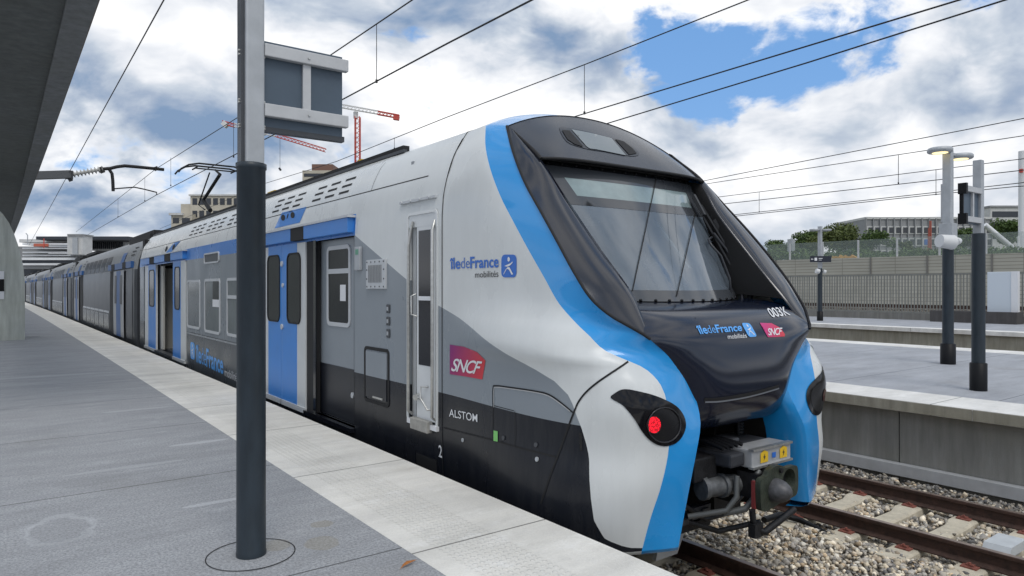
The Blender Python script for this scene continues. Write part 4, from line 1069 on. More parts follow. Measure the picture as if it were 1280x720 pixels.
# roof equipment
e = MB(); 
e.box((XC-1.03, 7.0, 3.072), (XC-.95, YE-.3, 3.20)); e.box((XC-.95, 7.4, 3.072), (XC-.2, 15.5, 3.17)); e.box((XC+.2, 7.4, 3.072), (XC+1.03, YE-.5, 3.2)); e.build('roof_equipment', M_gap, train)
e = MB(); e.box((XC-1.08, 6.9, 3.10), (XC-1.035, YE-.2, 3.135))
for y in np.arange(7.4, 22, .9): e.box((XC-.9, y, 3.17), (XC-.3, y+.5, 3.22))
e.build('roof_rail', M_dgrey, train)
e = MB(); e.box((XC-.95, 8.3, 3.2), (XC-.75, 8.42, 3.25)); e.box((XC-.95, 11.8, 3.2), (XC-.75, 12.2, 3.25)); e.build('roof_marker', M_yel, train)
e = MB()
for y in (17.2, 18.4, 19.5, 20.9):
    e.lathe((XC-.5, y, 3.12), [(.05, 0), (.09, .03), (.05, .06), (.09, .09), (.05, .12), (.09, .15), (.04, .2)], 10)
e.build('roof_insulator', M_dgrey, train)
# pantograph
e = MB(); PX = 4.72
e.tube([atX(263,263,PX), atX(254.4,250,PX)], .06, 8); e.tube([atX(254.4,250,PX), atX(275,218,PX)], .045, 8); e.tube([atX(256,262,PX-.1), atX(248,256,PX-.1), atX(262,216,PX-.1)], .02, 6)
for s_ in (-1, 1):
    Yh = 19.9+s_*.22
    e.tube([(3.75, Yh, 4.62), (3.82, Yh, 4.72), (4.0, Yh, 4.84), (4.25, Yh, 4.90), (5.15, Yh, 4.90), (5.4, Yh, 4.84), (5.58, Yh, 4.72), (5.65, Yh, 4.62)], .025, 6)
e.tube([(4.2, 19.6, 4.80), (4.2, 20.2, 4.80)], .02, 6); e.tube([(5.2, 19.6, 4.80), (5.2, 20.2, 4.80)], .02, 6); e.tube([(4.2, 19.9, 4.80), (5.2, 19.9, 4.80)], .02, 6); e.tube([atX(275,218,PX), (4.72, 19.9, 4.80)], .03, 6)
e.box((4.1, 18.2, 3.25), (5.3, 20.8, 3.36)); e.build('pantograph', M_gap, train)
# ---- void between pods, coupler
e = MB(); e.box((XC-.52, 4.3, -.55), (XC+.52, 4.35, .9)); e.box((XC-.95, 3.5, .80), (XC+.95, 4.3, .84)); e.box((XC-.95, 3.9, -.5), (XC-.55, 4.3, .6)); e.box((XC+.55, 3.95, -.5), (XC+.95, 4.3, .6)); e.build('coupler_bay', M_gap, train)
e = MB(); e.add([(4.20,3.66,-.30),(4.52,3.66,-.34),(4.46,3.72,-.60),(4.20,3.72,-.60),(4.20,3.70,-.30),(4.52,3.70,-.34),(4.46,3.76,-.60),(4.20,3.76,-.60)], [(0,1,2,3),(7,6,5,4),(0,4,5,1),(1,5,6,2),(2,6,7,3),(3,7,4,0)]); e.build('rail_guard', M_galv, train)
# deep inner walls so the bay is closed
for sgn in (-1, 1):
    MB().box((XC+sgn*.60-.02, 3.75, -.35), (XC+sgn*.60+.02, 4.5, .8)).build('bay_wall', M_gap, train)
cx = 4.80
e = MB(); e.box((4.58, 3.10, .205), (5.10, 3.30, .345)); cb = e.build('coupler_electric_box', mat('box_aluminium', (.42, .43, .44), .4, metal=.3, noise=.12, nscale=9), train, bevel=.012)
e = MB(); e.box((4.575, 3.085, .335), (5.105, 3.13, .352)); e.box((4.575, 3.085, .20), (5.105, 3.13, .217)); e.build('box_edge', M_steel, cb)
for x in (4.73, 4.99):
    mk('warning_sign', [(x-.05, 3.095, .235), (x+.05, 3.095, .235), (x+.05, 3.095, .31), (x, 3.095, .33), (x-.05, 3.095, .31)], [(0, 1, 2, 3, 4)], M_yel, cb)
    mk('warning_bolt', [(x+.008, 3.093, .305), (x-.016, 3.093, .275), (x-.002, 3.093, .275), (x-.01, 3.093, .245), (x+.016, 3.093, .282), (x+.002, 3.093, .282)], [(0, 1, 2, 3, 4, 5)], M_letblack, cb)
mk('blue_mark', [(4.835, 3.095, .255), (4.885, 3.095, .255), (4.885, 3.095, .295), (4.835, 3.095, .295)], [(0, 1, 2, 3)], M_letblue, cb)
e = MB(); e.box((4.50, 3.30, .18), (5.08, 3.62, .345)); e.box((4.40, 3.16, .22), (4.575, 3.5, .325)); e.box((4.60, 3.32, .34), (4.74, 3.5, .39)); e.build('coupler_housing', M_iron2, train, bevel=.02)
e = MB()
for k in range(5): e.tube([(4.36+.05*k, 3.6, .37), (4.35+.05*k, 3.35, .40), (4.36+.06*k, 3.2, .37)], .016, 8)
e.tube([(4.9, 3.45, .36), (4.88, 3.44, .50), (4.84, 3.42, .54), (4.82, 3.5, .5)], .012, 8)
for k in range(7): e.lathe((4.98, 3.5, .36+.025*k), [(.03, 0), (.045, .012), (.03, .024)], 10)
e.build('coupler_cables', M_blackpl, train)
e = MB(); e.box((4.15, 3.3, .12), (4.42, 3.9, .30)); e.build('coupler_valve_block', M_iron, train, bevel=.015)
# draft gear: arm, cylinder, ribs
e = MB(); e.tube([(cx, 3.05, .07), (cx-.02, 3.3, .07), (XC, 4.3, .1)], [.15, .12, .10], 14); e.box((cx-.22, 3.06, -.02), (cx+.16, 3.24, .17)); e.build('coupler_shank', M_iron, train)
e = MB(); e.tube([(4.30, 3.32, .06), (4.62, 3.25, .06)], .075, 14); e.tube([(4.26, 3.33, .06), (4.30, 3.32, .06)], .09, 14); e.tube([(4.44, 3.29, .06), (4.47, 3.285, .06)], .092, 14); e.build('uncoupling_cylinder', mat('worn_cylinder', (.12, .125, .13), .5, metal=.4, noise=.4, nscale=16), train)  # worn steel, toned down with the shade below the hood
e = MB(); e.tube([(4.66, 3.10, .18), (4.60, 3.09, .12), (4.60, 3.10, -.02), (4.55, 3.14, -.10), (4.42, 3.25, -.14)], .026, 10); e.tube([(4.50, 3.18, .15), (4.47, 3.16, .0), (4.40, 3.2, -.1), (4.2, 3.4, -.16)], .022, 8); e.build('air_hose', mat('hose_grey', (.09, .095, .095), .4), train)
e = MB(); e.tube([(4.46, 3.02, -.06), (4.48, 3.02, -.20), (4.55, 2.98, -.235), (4.95, 2.98, -.14)], .026, 6); e.box((4.44, 2.98, -.26), (4.54, 3.04, -.16)); e.build('coupler_bracket', M_iron, train)
# face plate: extruded outline with funnel opening and cone
pl = [(4.545,-.05),(4.535,.11),(4.56,.155),(4.62,.165),(4.66,.205),(4.74,.225),(4.82,.215),(4.87,.19),(4.98,.19),(5.035,.165),(5.04,.02),(5.01,-.045),(4.90,-.055),(4.80,-.065),(4.70,-.085),(4.58,-.09)]
hc = (4.915, .085, .088)
def plate():
    n = 28; hole = [(hc[0]+hc[2]*math.cos(2*math.pi*i/n), hc[1]+hc[2]*1.05*math.sin(2*math.pi*i/n)) for i in range(n)]
    P = spline(pl, True, 4); pts = [Vector(p) for p in P]+[Vector(p) for p in hole]; a = len(P)
    ed = [(i, (i+1) % a) for i in range(a)]+[(a+i, a+(i+1) % n) for i in range(n)]
    r = delaunay_2d_cdt(pts, ed, [], 0, 1e-6); V = []; 
    def inpoly(c, Q):
        k = False
        for i in range(len(Q)):
            p, q = Q[i], Q[i-1]
            if (p[1] > c.y) != (q[1] > c.y) and c.x < (q[0]-p[0])*(c.y-p[1])/(q[1]-p[1])+p[0]: k = not k
        return k
    fs = [f for f in r[2] if inpoly(sum((r[0][i] for i in f), Vector((0, 0)))/3, P) and not inpoly(sum((r[0][i] for i in f), Vector((0, 0)))/3, hole)]
    m_ = MB(); m_.add([(v.x, 3.0, v.y) for v in r[0]], [tuple(f) for f in fs])
    m_.add([(x, 3.0, z) for x, z in P]+[(x, 3.045, z) for x, z in P], [(i, (i+1) % a, a+(i+1) % a, a+i) for i in range(a)])
    m_.add([(x, 3.0, z) for x, z in hole]+[(hc[0]+(x-hc[0])*.6, 3.13, hc[1]+(z-hc[1])*.6) for x, z in hole]+[(hc[0], 3.15, hc[1])], [(i, (i+1) % n, n+(i+1) % n, n+i) for i in range(n)]+[(n+i, n+(i+1) % n, 2*n) for i in range(n)])
    return m_.build('coupler_face', M_olive, train)
cf = plate()
e = MB(); e.lathe((4.725, 2.999, .045), [(.092, 0), (.089, -.03), (.080, -.065), (.060, -.10), (.034, -.125), (.005, -.132)], 24, 'y'); e.build('coupler_cone', mat('worn_iron', (.085, .085, .09), .5, metal=.4, noise=.5, nscale=16), cf)
e = MB(); e.tube([(4.79, 2.998, .185), (4.79, 2.98, .185)], .02, 10); e.build('coupler_pin', M_iron, cf)
e = MB(); e.box((4.53, 3.046, -.08), (4.56, 3.075, .13)); e.build('coupler_red_edge', mat('dark_red', (.2, .03, .03), .6), cf)
# under the nose: hoses and guards visible left of the coupler
e = MB()
e.tube([(4.2, 3.5, -.2), (4.5, 3.35, -.32), (4.9, 3.25, -.3)], .022, 8); e.tube([(4.15, 3.45, -.05), (4.4, 3.4, -.22), (4.75, 3.5, -.28), (5.2, 3.5, -.1)], .02, 8)
e.tube([(3.95, 3.6, .45), (4.1, 3.5, .1), (4.3, 3.55, -.12)], .02, 8); e.tube([(4.6, 3.6, .5), (4.35, 3.55, .42), (4.2, 3.5, .2)], .018, 8)
e.box((3.95, 3.6, -.25), (4.25, 3.9, -.05)); e.box((4.2, 3.5, -.33), (4.6, 3.62, -.27)); e.build('nose_pipework', M_iron, train)
e = MB()
for k in range(5): e.box((3.98+.1*k, 3.48-.02*k, -.30+.03*k), (4.06+.1*k, 3.53, -.26+.03*k))
e.box((4.30, 3.42, -.20), (4.50, 3.46, -.12)); e.build('guard_bracket', M_iron2, train)
# wheels of the leading bogie (dark, just seen)
for y in (6.6, 8.9):
    for x in (3.95, 5.455):
        e = MB(); e.lathe((x-.06, y, -.46), [(.30, 0), (.46, .01), (.46, .12), (.49, .125), (.49, .15), (.3, .15)], 28, 'x'); e.build('wheel', M_iron, train)
e = MB(); e.box((XC-1.1, 6.1, -.65), (XC+1.1, 9.4, -.5)); e.build('bogie_frame', M_iron, train)
# hose lying on the ballast
e = MB(); e.tube([atZ(955,650,-1.02), atZ(975,643,-1.03), atZ(1000,650,-1.06), atZ(1020,660,-1.10), atZ(1036,668,-1.13)], [.035, .035, .033, .03, .025], 10)
tag(e.build('rubber_hose', M_blackpl), 'black rubber hose lying on the ballast in front of the coupler', 'hose')

# ================================================================= FOLLOWING CARRIAGES (double deck)
M_body2 = mat('carriage_grey', (.05, .055, .063), .33, noise=.2, nscale=1.2, spec=.35)
M_roof2 = mat('carriage_roof_grey', (.24, .25, .255), .45, noise=.15, nscale=2, spec=.3)
M_low2 = mat('carriage_lower_window', (.20, .21, .215), .25, spec=.4)  # paleness of the mirrored platform put into the glass colour
M_cdw = mat('carriage_door_grey', (.36, .37, .38), .45, spec=.3)
M_cblue = mat('carriage_blue', (.035, .11, .30), .45, spec=.3)
M_cwin = mat('carriage_dark_glass', (.014, .016, .02), .35, spec=.12)
def carriage(y0, length=21.0, k=0):
    a = bend(y0+.3); b_ = bend(y0+length); ang = -math.atan2(b_-a, length)
    T = Matrix.Translation((XC+a, y0+.3, 0)) @ Matrix.Rotation(ang, 4, 'Z')
    L = length-.6
    sec = [(1.36,-.6),(1.40,0),(1.41,.3),(1.41,1.75),(1.40,2.15),(1.36,2.42),(1.27,2.70),(1.10,2.98),(.85,3.17),(.5,3.30),(0,3.34)]
    vs = []; ns = len(sec)
    full = [(-w_, z) for w_, z in sec]+[(w_, z) for w_, z in reversed(sec[:-1])]; n = len(full)
    for y in (0, .25, L-.25, L):
        sc = .96 if y in (0, L) else 1
        for w_, z in full: vs.append(T @ Vector((w_*sc, y, z if z < 3 else z-(.05 if sc < 1 else 0))))
    fs = []
    for i in range(3):
        for j in range(n-1): fs.append((i*n+j, i*n+j+1, (i+1)*n+j+1, (i+1)*n+j))
    fs += [tuple(reversed(range(n))), tuple(range(3*n, 4*n))]
    me_mats = [M_body2, M_roof2]
    o = mk('carriage', vs, fs, me_mats, train, False)
    for p in o.data.polygons:
        if len(p.vertices) == 4:
            j = p.index % (n-1); jj = min(j, n-2-j); p.material_index = 1 if jj >= 4 else 0
            p.use_smooth = True
    def wx(z): 
        return -float(np.interp(z, [q[1] for q in sec], [q[0] for q in sec]))
    def quad(nm, ya, yb, za, zb, m, off=.012, par=o, n_=1):
        P = []; zs = np.linspace(za, zb, 4)
        for z in zs: P += [T @ Vector((wx(z)-off, ya, z)), T @ Vector((wx(z)-off, yb, z))]
        mk(nm, P, [(2*i, 2*i+1, 2*i+3, 2*i+2) for i in range(3)], m, par)
    # doors near both ends
    for d0 in (1.6, L-4.6):
        quad('door', d0+.3, d0+1.0, -.03, 2.15, M_cdw, .05); quad('door', d0+2.0, d0+2.7, -.03, 2.15, M_cdw, .05)
        quad('door', d0+1.0, d0+2.0, -.03, 2.15, M_cblue, .052)
        quad('door_window', d0+.65, d0+1.15, 1.05, 2.0, M_cwin, .056); quad('door_window', d0+1.85, d0+2.35, 1.05, 2.0, M_cwin, .056)
        e_ = MB(); e_.box((-1.47, d0-1.2, 2.2), (-1.38, d0+4.0, 2.40), T); e_.build('door_header', M_cblue, o)
        e_ = MB(); e_.box((-1.475, d0-.2, 2.199), (-1.38, d0+.5, 2.401), T); e_.box((-1.475, d0+2.3, 2.199), (-1.38, d0+3.1, 2.401), T); e_.build('header_block', M_gap, o)
        quad('door_pocket', d0-1.15, d0-.02, 0, 2.18, M_gap if d0 > 3 else M_dgrey, .014); quad('door_pocket', d0+3.02, d0+3.9, 0, 2.18, M_gap, .014)
        quad('roof_mark', d0+.9, d0+1.7, 2.42, 2.75, M_cblue, .02)
        for z_ in (2.60, 2.72, 2.84): quad('roof_slot', d0-.9, d0-.2, z_, z_+.03, M_gap, .02)
    w0, w1 = 5.7, L-5.9; cnt = 6; st_ = (w1-w0)/cnt
    for i in range(cnt):
        ya = w0+st_*i+.15; yb = w0+st_*(i+1)-.15
        quad('upper_window', ya, yb, 2.20, 2.74, M_cwin, .014)
        quad('lower_window', ya-.05, yb+.05, .05, .62, M_low2, .016); quad('window_frame', ya-.1, yb+.1, .66, .74, M_frame, .014)
        quad('window_frame', yb+.06, yb+.14, .0, .7, M_frame, .013)
    for bb_ in (((-.8, .6, 3.28), (.8, 5.0, 3.40)), ((-.8, L-5.2, 3.28), (.8, L-.6, 3.40)), ((-.95, .35, 3.10), (-.7, 4.4, 3.26))): MB().box(bb_[0], bb_[1], T).build('roof_equipment', M_gap, o)
    e_ = MB(); e_.box((-1.2, -.75, -.4), (1.2, .02, 3.0), T); e_.build('gangway', M_gap, o)
    e_ = MB(); e_.box((-1.30, .1, -.85), (1.3, L-.1, -.6), T); e_.build('underframe', M_gap, o)
    return o
y = 23.0
LN = [21.5, 20.5, 20.5, 20.5, 20.5, 20.5]
for k, L_ in enumerate(LN): carriage(y, L_, k); y += L_
# ================================================================= STREET FURNITURE
def ring_mark(x, y, r, label):
    n = 48; vs = []; 
    for k in range(n):
        t = 2*math.pi*k/n; vs += [(x+r*math.cos(t), y+r*math.sin(t), .004), (x+(r+.006)*math.cos(t), y+(r+.009)*math.sin(t), .004)]
    o = mk('cover_ring', vs, [(2*k, 2*k+1, (2*k+3) % (2*n), (2*k+2) % (2*n)) for k in range(n)], M_gap); return o
# near pole with sign seen from behind
P0 = atZ(314, 693); px, py = P0.x, P0.y
pole = empty('sign_pole', (px, py, 0), 'thick dark sleeved pole in the foreground of the near platform', 'pole')
e = MB(); e.lathe((px, py, 0), [(.085, 0), (.086, .02), (.083, .03), (.081, 2.28), (.087, 2.285), (.087, 2.315), (.07, 2.32)], 40); e.build('lower_sleeve', M_anth, pole)
e = MB(); e.box((px-.046, py-.06, 2.3), (px+.062, py+.06, 5.6)); e.build('upper_post', M_galv, pole, bevel=.012)
e = MB(); e.box((px-.066, py-.03, 2.3), (px-.047, py+.05, 5.6)); e.build('side_strip', M_dgrey, pole)
e = MB()
for yy in (62, 67, 124, 158, 227-100, 155):
    z = H+(360-yy)/F*4.03; e.tube([(px-.075, py, z), (px-.055, py, z)], .008, 8)
    e.tube([(px+.06, py-.03, z), (px+.072, py-.03, z)], .007, 8)
e.build('bolt', M_steel, pole)
rm = ring_mark(px, py, .245, ''); rm.parent = pole; rm.matrix_parent_inverse = Matrix.Translation(-Vector(pole.location)); rm.name = 'base_ring'
sg = empty('hanging_sign', (px+.3, py, 2.55), 'blue grey sign seen from behind in a pale metal frame, high on the foreground pole', 'sign')
sx0, sx1 = px+.062, px+.575
e = MB(); e.box((sx0, py-.02, 2.545), (sx1-.015, py+.03, 3.055)); e.build('sign_back', mat('sign_back_blue_grey', (.07, .10, .135), .45, noise=.1, nscale=3), sg)
for z_ in (2.955, 2.60): MB().box((sx0, py-.065, z_), (sx1+.01, py-.02, z_+.075)).build('frame_rail', M_palegalv, sg, bevel=.005)
e = MB(); e.box((sx0+.235, py-.045, 2.675), (sx0+.285, py-.021, 2.955)); e.build('frame_upright', M_palegalv, sg, bevel=.003)
e = MB(); 
for z in (2.99, 2.64): e.tube([(sx0+.265, py-.066, z), (sx0+.265, py-.072, z)], .008, 8)
e.build('bolt', M_steel, sg)
e = MB(); e.box((sx0+.0, py-.019, 2.515), (sx1+.0, py+.031, 2.548)); e.build('frame_bottom', M_dgrey, sg)
# lamp pole on the right platform
def lamp_pole(x, y, top, sleeve_z, r, label, group, heads=True, sock=.28):
    L_ = empty('lamp_post', (x, y, 0), label, 'lamp post', group)
    e = MB(); e.lathe((x, y, 0), [(r*1.35, 0), (r*1.35, sock), (r*1.1, sock+.01)], 20); e.build('base_boot', M_blackpl, L_)
    e = MB(); e.lathe((x, y, sock-.02), [(r, 0), (r, sleeve_z-sock)], 20); e.build('lower_sleeve', M_anth, L_)
    e = MB(); e.box((x-r*.75, y-r*.75, sleeve_z-.05), (x+r*.75, y+r*.75, top)); e.build('upper_post', M_galv, L_, bevel=.01)
    return L_
q = atZ(1185, 455); lx, ly = q.x, q.y; tpx = q.length and (q-CAM).dot(Vector((S, C, 0)))
LP = lamp_pole(lx, ly, 4.43, 2.47, .105, 'grey lamp post with two round heads and a white loudspeaker on the right hand platform', 'lamp posts on the far platforms', sock=.42)
def at_t(px_, py_, t): return atT(px_, py_, t)
def head(cx_, cy_, t, rw, par):
    p = at_t(cx_, cy_, t); e = MB(); e.lathe(p, [(.02, .06), (rw*.9, .05), (rw, .02), (rw, -.03), (rw*.9, -.05)], 24); h_ = e.build('lamp_head', M_galv, par)
    e = MB(); e.lathe(p+Vector((0, 0, -.056)), [(.01, 0), (rw*.62, 0), (rw*.62, .006)], 20); e.build('lamp_glow', mat('warm_lamp', (.9, .8, .5), .4, emit=(1, .78, .38), estr=1.1), h_)
T1 = (q-Vector((0, 0, 0))).dot(Vector((S, C, 0)))
head(1175, 188, T1-.1, .235, LP); head(1200.5, 196, T1+.3, .24, LP)
e = MB(); e.bar(at_t(1170, 188, T1), at_t(1204, 196, T1+.25), .06, .05); e.build('cross_arm', M_galv, LP)
e = MB(); e.box((lx-.13, ly-.13, 2.62), (lx+.13, ly+.13, 2.92)); e.build('junction_box', M_galv, LP, bevel=.01)
e = MB(); e.tube([at_t(1174, 301, T1-.35), at_t(1191, 303, T1-.3)], [.13, .15], 18); e.tube([at_t(1193, 302, T1-.2), at_t(1199, 301, T1-.1)], [.1, .06], 14); e.build('loudspeaker', mat('speaker_white', (.65, .66, .66), .4), LP)
e = MB(); p = at_t(1181.5, 270, T1+.1); e.box((p.x-.09, p.y-.05, 2.95), (p.x+.05, p.y+.05, 3.75)); e.build('side_box', M_palegalv, LP)
q2 = atZ(1223, 488); sx, sy = q2.x, q2.y; T2 = q2.dot(Vector((S, C, 0)))
SP = empty('sign_pole', (sx, sy, 0), 'dark sleeved pole carrying a small black edged sign, right of the two headed lamp post', 'pole')
e = MB(); e.lathe((sx, sy, 0), [(.118, 0), (.118, .42), (.10, .43)], 20); e.build('base_boot', M_blackpl, SP)
e = MB(); e.lathe((sx, sy, .4), [(.092, 0), (.092, 2.02)], 20); e.build('lower_sleeve', M_anth, SP)
e = MB(); e.box((sx-.058, sy-.06, 2.35), (sx+.058, sy+.06, 3.55)); e.build('upper_post', M_galv, SP, bevel=.01)
S2 = empty('hanging_sign', (sx-.3, sy, 2.5), 'small grey sign with black end caps on the pole right of the lamp post', 'sign')
e = MB(); e.box((sx-.60, sy-.02, 2.55), (sx-.06, sy+.03, 3.12)); e.build('sign_back', MATS['sign_back_blue_grey'], S2)
for z_ in (3.02, 2.57): MB().box((sx-.60, sy-.07, z_), (sx-.05, sy-.02, z_+.08)).build('frame_rail', M_palegalv, S2)
e = MB(); e.box((sx-.35, sy-.05, 2.65), (sx-.30, sy-.02, 3.02)); e.build('frame_upright', M_palegalv, S2)
e = MB(); e.box((sx-.66, sy-.075, 2.98), (sx-.60, sy+.04, 3.14)); e.box((sx-.66, sy-.075, 2.53), (sx-.60, sy+.04, 2.69)); e.box((sx-.63, sy-.02, 2.69), (sx-.6, sy+.03, 2.98)); e.build('end_cap', M_blackpl, S2)
q3 = atZ(1025, 401); fx, fy = q3.x, q3.y; T3 = q3.dot(Vector((S, C, 0)))
FP = lamp_pole(fx, fy, 4.55, 2.55, .105, 'slim lamp post with a dark direction sign on the farthest platform', 'lamp posts on the far platforms', sock=.45)
for cx_ in (1018, 1033):
    p = at_t(cx_, 287.5, T3); e = MB(); e.lathe(p, [(.02, .04), (.22, .04), (.24, 0), (.2, -.05)], 16); e.build('lamp_head', M_galv, FP)
e = MB(); e.bar(at_t(1018, 288, T3), at_t(1034, 288.5, T3), .08, .06); e.build('cross_arm', M_galv, FP)
D = empty('direction_sign', at_t(1026, 324, T3-.2), 'small dark direction sign with a white arrow and pictogram on the slim lamp post', 'sign')
R_ = Vector((C, -S, 0)); FW = Vector((S, C, 0)); c0 = at_t(1026, 324, T3-.25)
def cardq(nm, u0, u1, v0, v1, m, par, d=0.0, th=.05, c=c0):
    e = MB(); P = [c+R_*u+Vector((0, 0, 1))*v+FW*w_ for w_ in (d, d+th) for u, v in ((u0, v0), (u1, v0), (u1, v1), (u0, v1))]
    e.add(P, [(0,1,2,3),(7,6,5,4),(0,4,5,1),(1,5,6,2),(2,6,7,3),(3,7,4,0)]); return e.build(nm, m, par)
cardq('sign_board', -.50, .50, -.14, .15, mat('sign_navy', (.012, .016, .03), .4), D)
cardq('sign_arrow', -.46, -.36, -.015, .015, M_letwhite, D, -.006, .004)
mk('sign_arrow', [c0+R_*u+Vector((0, 0, v))-FW*.006 for u, v in ((-.48, 0), (-.42, .05), (-.42, -.05))], [(0, 2, 1)], M_letwhite, D)
cardq('sign_pictogram', -.30, -.18, -.07, .07, M_letwhite, D, -.006, .004); 
cardq('sign_line', -.10, .08, .02, .05, M_letwhite, D, -.006, .004); cardq('sign_line', -.10, .04, -.05, -.03, M_letwhite, D, -.006, .004)
sp = empty('loudspeaker', at_t(1023, 339, T3), 'small white double loudspeaker below the direction sign on the slim lamp post', 'loudspeaker')
e = MB(); e.tube([at_t(1020, 338.5, T3-.1), at_t(1024, 339.5, T3-.1)], .12, 10); e.build('horn', MATS['speaker_white'], sp); e = MB(); e.tube([at_t(1029, 339, T3-.1), at_t(1032, 340, T3-.1)], .09, 10); e.build('horn', MATS['speaker_white'], sp)
lf = atZ(510, 707); vs = [(lf.x+a, lf.y+b, .006+c_) for a, b, c_ in ((-.07,-.035,0),(-.04,-.02,.006),(-.01,-.018,.012),(.03,-.002,.01),(.075,.03,.002),(.03,.012,.014),(-.005,.006,.02),(-.03,.0,.012))]
tag(mk('dry_leaf', vs, [(0,1,7),(1,2,6,7),(2,3,5,6),(3,4,5)], mat('leaf_orange_brown', (.35, .13, .03), .8, noise=.3, nscale=60)), 'small orange brown dry leaf on the near platform at the bottom edge', 'leaf')
# ---------------------------------------------------------------- canopy and pylon on the left
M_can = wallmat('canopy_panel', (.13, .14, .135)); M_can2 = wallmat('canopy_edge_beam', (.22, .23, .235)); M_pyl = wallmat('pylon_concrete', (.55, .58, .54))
cn = empty('platform_canopy', (-3, 20, 4.9), 'long dark platform canopy seen from below in the upper left corner', 'canopy')
def cbox(nm, x0, x1, z0, z1, y0, y1, m):
    o = curved_box(nm, x0, x1, z0, z1, y0, y1, m); o.parent = cn; o.matrix_parent_inverse = Matrix.Translation(-Vector(cn.location)); return o
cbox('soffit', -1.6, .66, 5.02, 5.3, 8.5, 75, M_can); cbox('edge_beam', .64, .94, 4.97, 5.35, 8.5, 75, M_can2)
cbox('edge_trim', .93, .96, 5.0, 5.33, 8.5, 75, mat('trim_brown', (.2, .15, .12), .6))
# pylon: extruded curved outline at Y 25.7
yp = 25.7
def pyl_pts():
    P = [(31.2, 426), (31.2, 380), (31, 352), (29.5, 335), (26.5, 320), (22.5, 306), (17.5, 292), (11.5, 279), (4, 268), (-8, 256), (-30, 244), (-60, 238)]
    return [atY(x, y, yp) for x, y in P]
pp = pyl_pts(); outl = [Vector((p.x, yp, p.z)) for p in pp]; outl[0].z = 0
outl = outl+[Vector((-4.2, yp, outl[-1].z)), Vector((-4.2, yp, 0))]; k = len(outl)
vs = outl+[v+Vector((0, 1.6, 0)) for v in outl]
py_ = mk('concrete_pylon', vs, [tuple(range(k)), tuple(range(2*k-1, k-1, -1))]+[(i, k+i, k+(i+1) % k, (i+1) % k) for i in range(k)], M_pyl)
tag(py_, 'pale concrete pylon with a curved shoulder holding the canopy at the left edge', 'pylon')
pz = empty('wall_panel_sign', atY(3, 358, yp-.05), 'small black and white sign fixed to the concrete pylon at the left edge', 'sign')
def ybox(nm, x0, y0, x1, y1, m, par, Y=yp-.02, th=.02):
    a = atY(x0, y1, Y); b = atY(x1, y0, Y); return MB().box((min(a.x, b.x), Y-th, a.z), (max(a.x, b.x), Y, b.z)).build(nm, m, par)
ybox('sign_plate', -6, 339, 5.2, 374, M_letwhite, pz); ybox('sign_band', -6, 349, 5.2, 364, M_blackpl, pz, yp-.045)
ds_ = empty('drain_cover', atZ(45, 423), 'thin metal drain strip in the platform floor near the pylon foot', 'drain'); a = atZ(33, 421); b = atZ(52, 423)
MB().box((a.x, a.y, .0), (b.x, a.y+.12, .006)).build('drain_grate', M_dgrey, ds_)
# ---------------------------------------------------------------- overhead line
YB = 28.7
br = empty('catenary_bracket', atY(0, 221, YB), 'dark overhead line bracket arm with ribbed insulator reaching from the canopy over the track', 'bracket')
e = MB(); e.bar(atY(-30, 222, YB), atY(88, 218, YB), .30, .26); e.build('arm', mat('arm_grey', (.09, .095, .10), .5), br)
e = MB(); e.bar(atY(87, 213.5, YB), atY(87, 224, YB), .2); e.bar(atY(87, 223, YB), atY(89, 226.5, YB), .12); e.build('end_clamp', M_iron2, br)
e = MB(); a, b = atY(91, 218, YB), atY(128, 211.5, YB); n_ = 26
pts = [a.lerp(b, t) for t in np.linspace(0, 1, n_)]; rr = [(.13 if k % 3 == 1 else .05) for k in range(n_)]; e.tube(pts, rr, 12); e.build('insulator', mat('insulator_pale', (.42, .42, .40), .4), br)
e = MB(); e.tube([atY(x, y, YB) for x, y in ((126, 211.5), (138, 210.5), (146, 208.5), (156, 207.3), (170, 208.5), (190, 210.5), (205, 212))], .06, 8); e.bar(atY(125, 209, YB), atY(129, 216, YB), .14)
e.tube([atY(x, y, YB) for x, y in ((136, 211), (140, 217), (141, 226), (141.5, 239))], .055, 8); e.build('curved_tube', M_gap, br)
e = MB(); e.tube([atY(x, y, YB) for x, y in ((142, 236), (155, 235), (168, 234), (180, 236.5), (196, 240.5), (195.5, 243))], .025, 6); e.build('registration_arm', M_gap, br)
e = MB(); e.bar(atY(193, 211.5, YB), atY(197, 210, YB), .18, .14); e.build('wire_clamp', M_gap, br)
def wire(name, pts, X, label, group, r=.009, droppers=None):
    """pts: picture points on one wire; X: distance of the wire's vertical plane from the camera"""
    P = [atX(x, y, X) for x, y in pts]; P.sort(key=lambda p: p.y)
    P = [Vector((p.x+0*bend(p.y), p.y, p.z)) for p in P]
    a = P[0]+(P[0]-P[1]).normalized()*3; P = [a]+P
    e = MB(); e.tube(P, r, 5); return tag(e.build(name, M_wire), label, 'wire', group), P
wire('overhead_wire', [(207,-4),(125,145),(60,264),(36,307)], 1.95, 'feeder wire crossing the sky beside the canopy on the far left', None, .011)
wire('messenger_wire', [(530,-10),(413.6,68.6),(300,145),(195,211),(95,290)], 4.7, 'upper wire above the train roof, running just behind the foreground sign', 'messenger wires', .011)
wire('contact_wire', [(680,-8),(559.8,54),(425,126),(300,190),(195,244),(107,295)], 4.72, 'lower wire above the train roof that the pantograph touches', 'contact wires', .012)
wire('messenger_wire', [(960,-10),(730,81),(559.8,146),(420,202),(332,229),(200,286)], 8.33, 'upper wire of the empty track crossing above the nose of the train', 'messenger wires', .010)
wire('contact_wire', [(1225,-8),(958,73),(707.5,149),(500,210),(350,256)], 8.35, 'lower wire of the empty track passing over the blue roof rim', 'contact wires', .011)
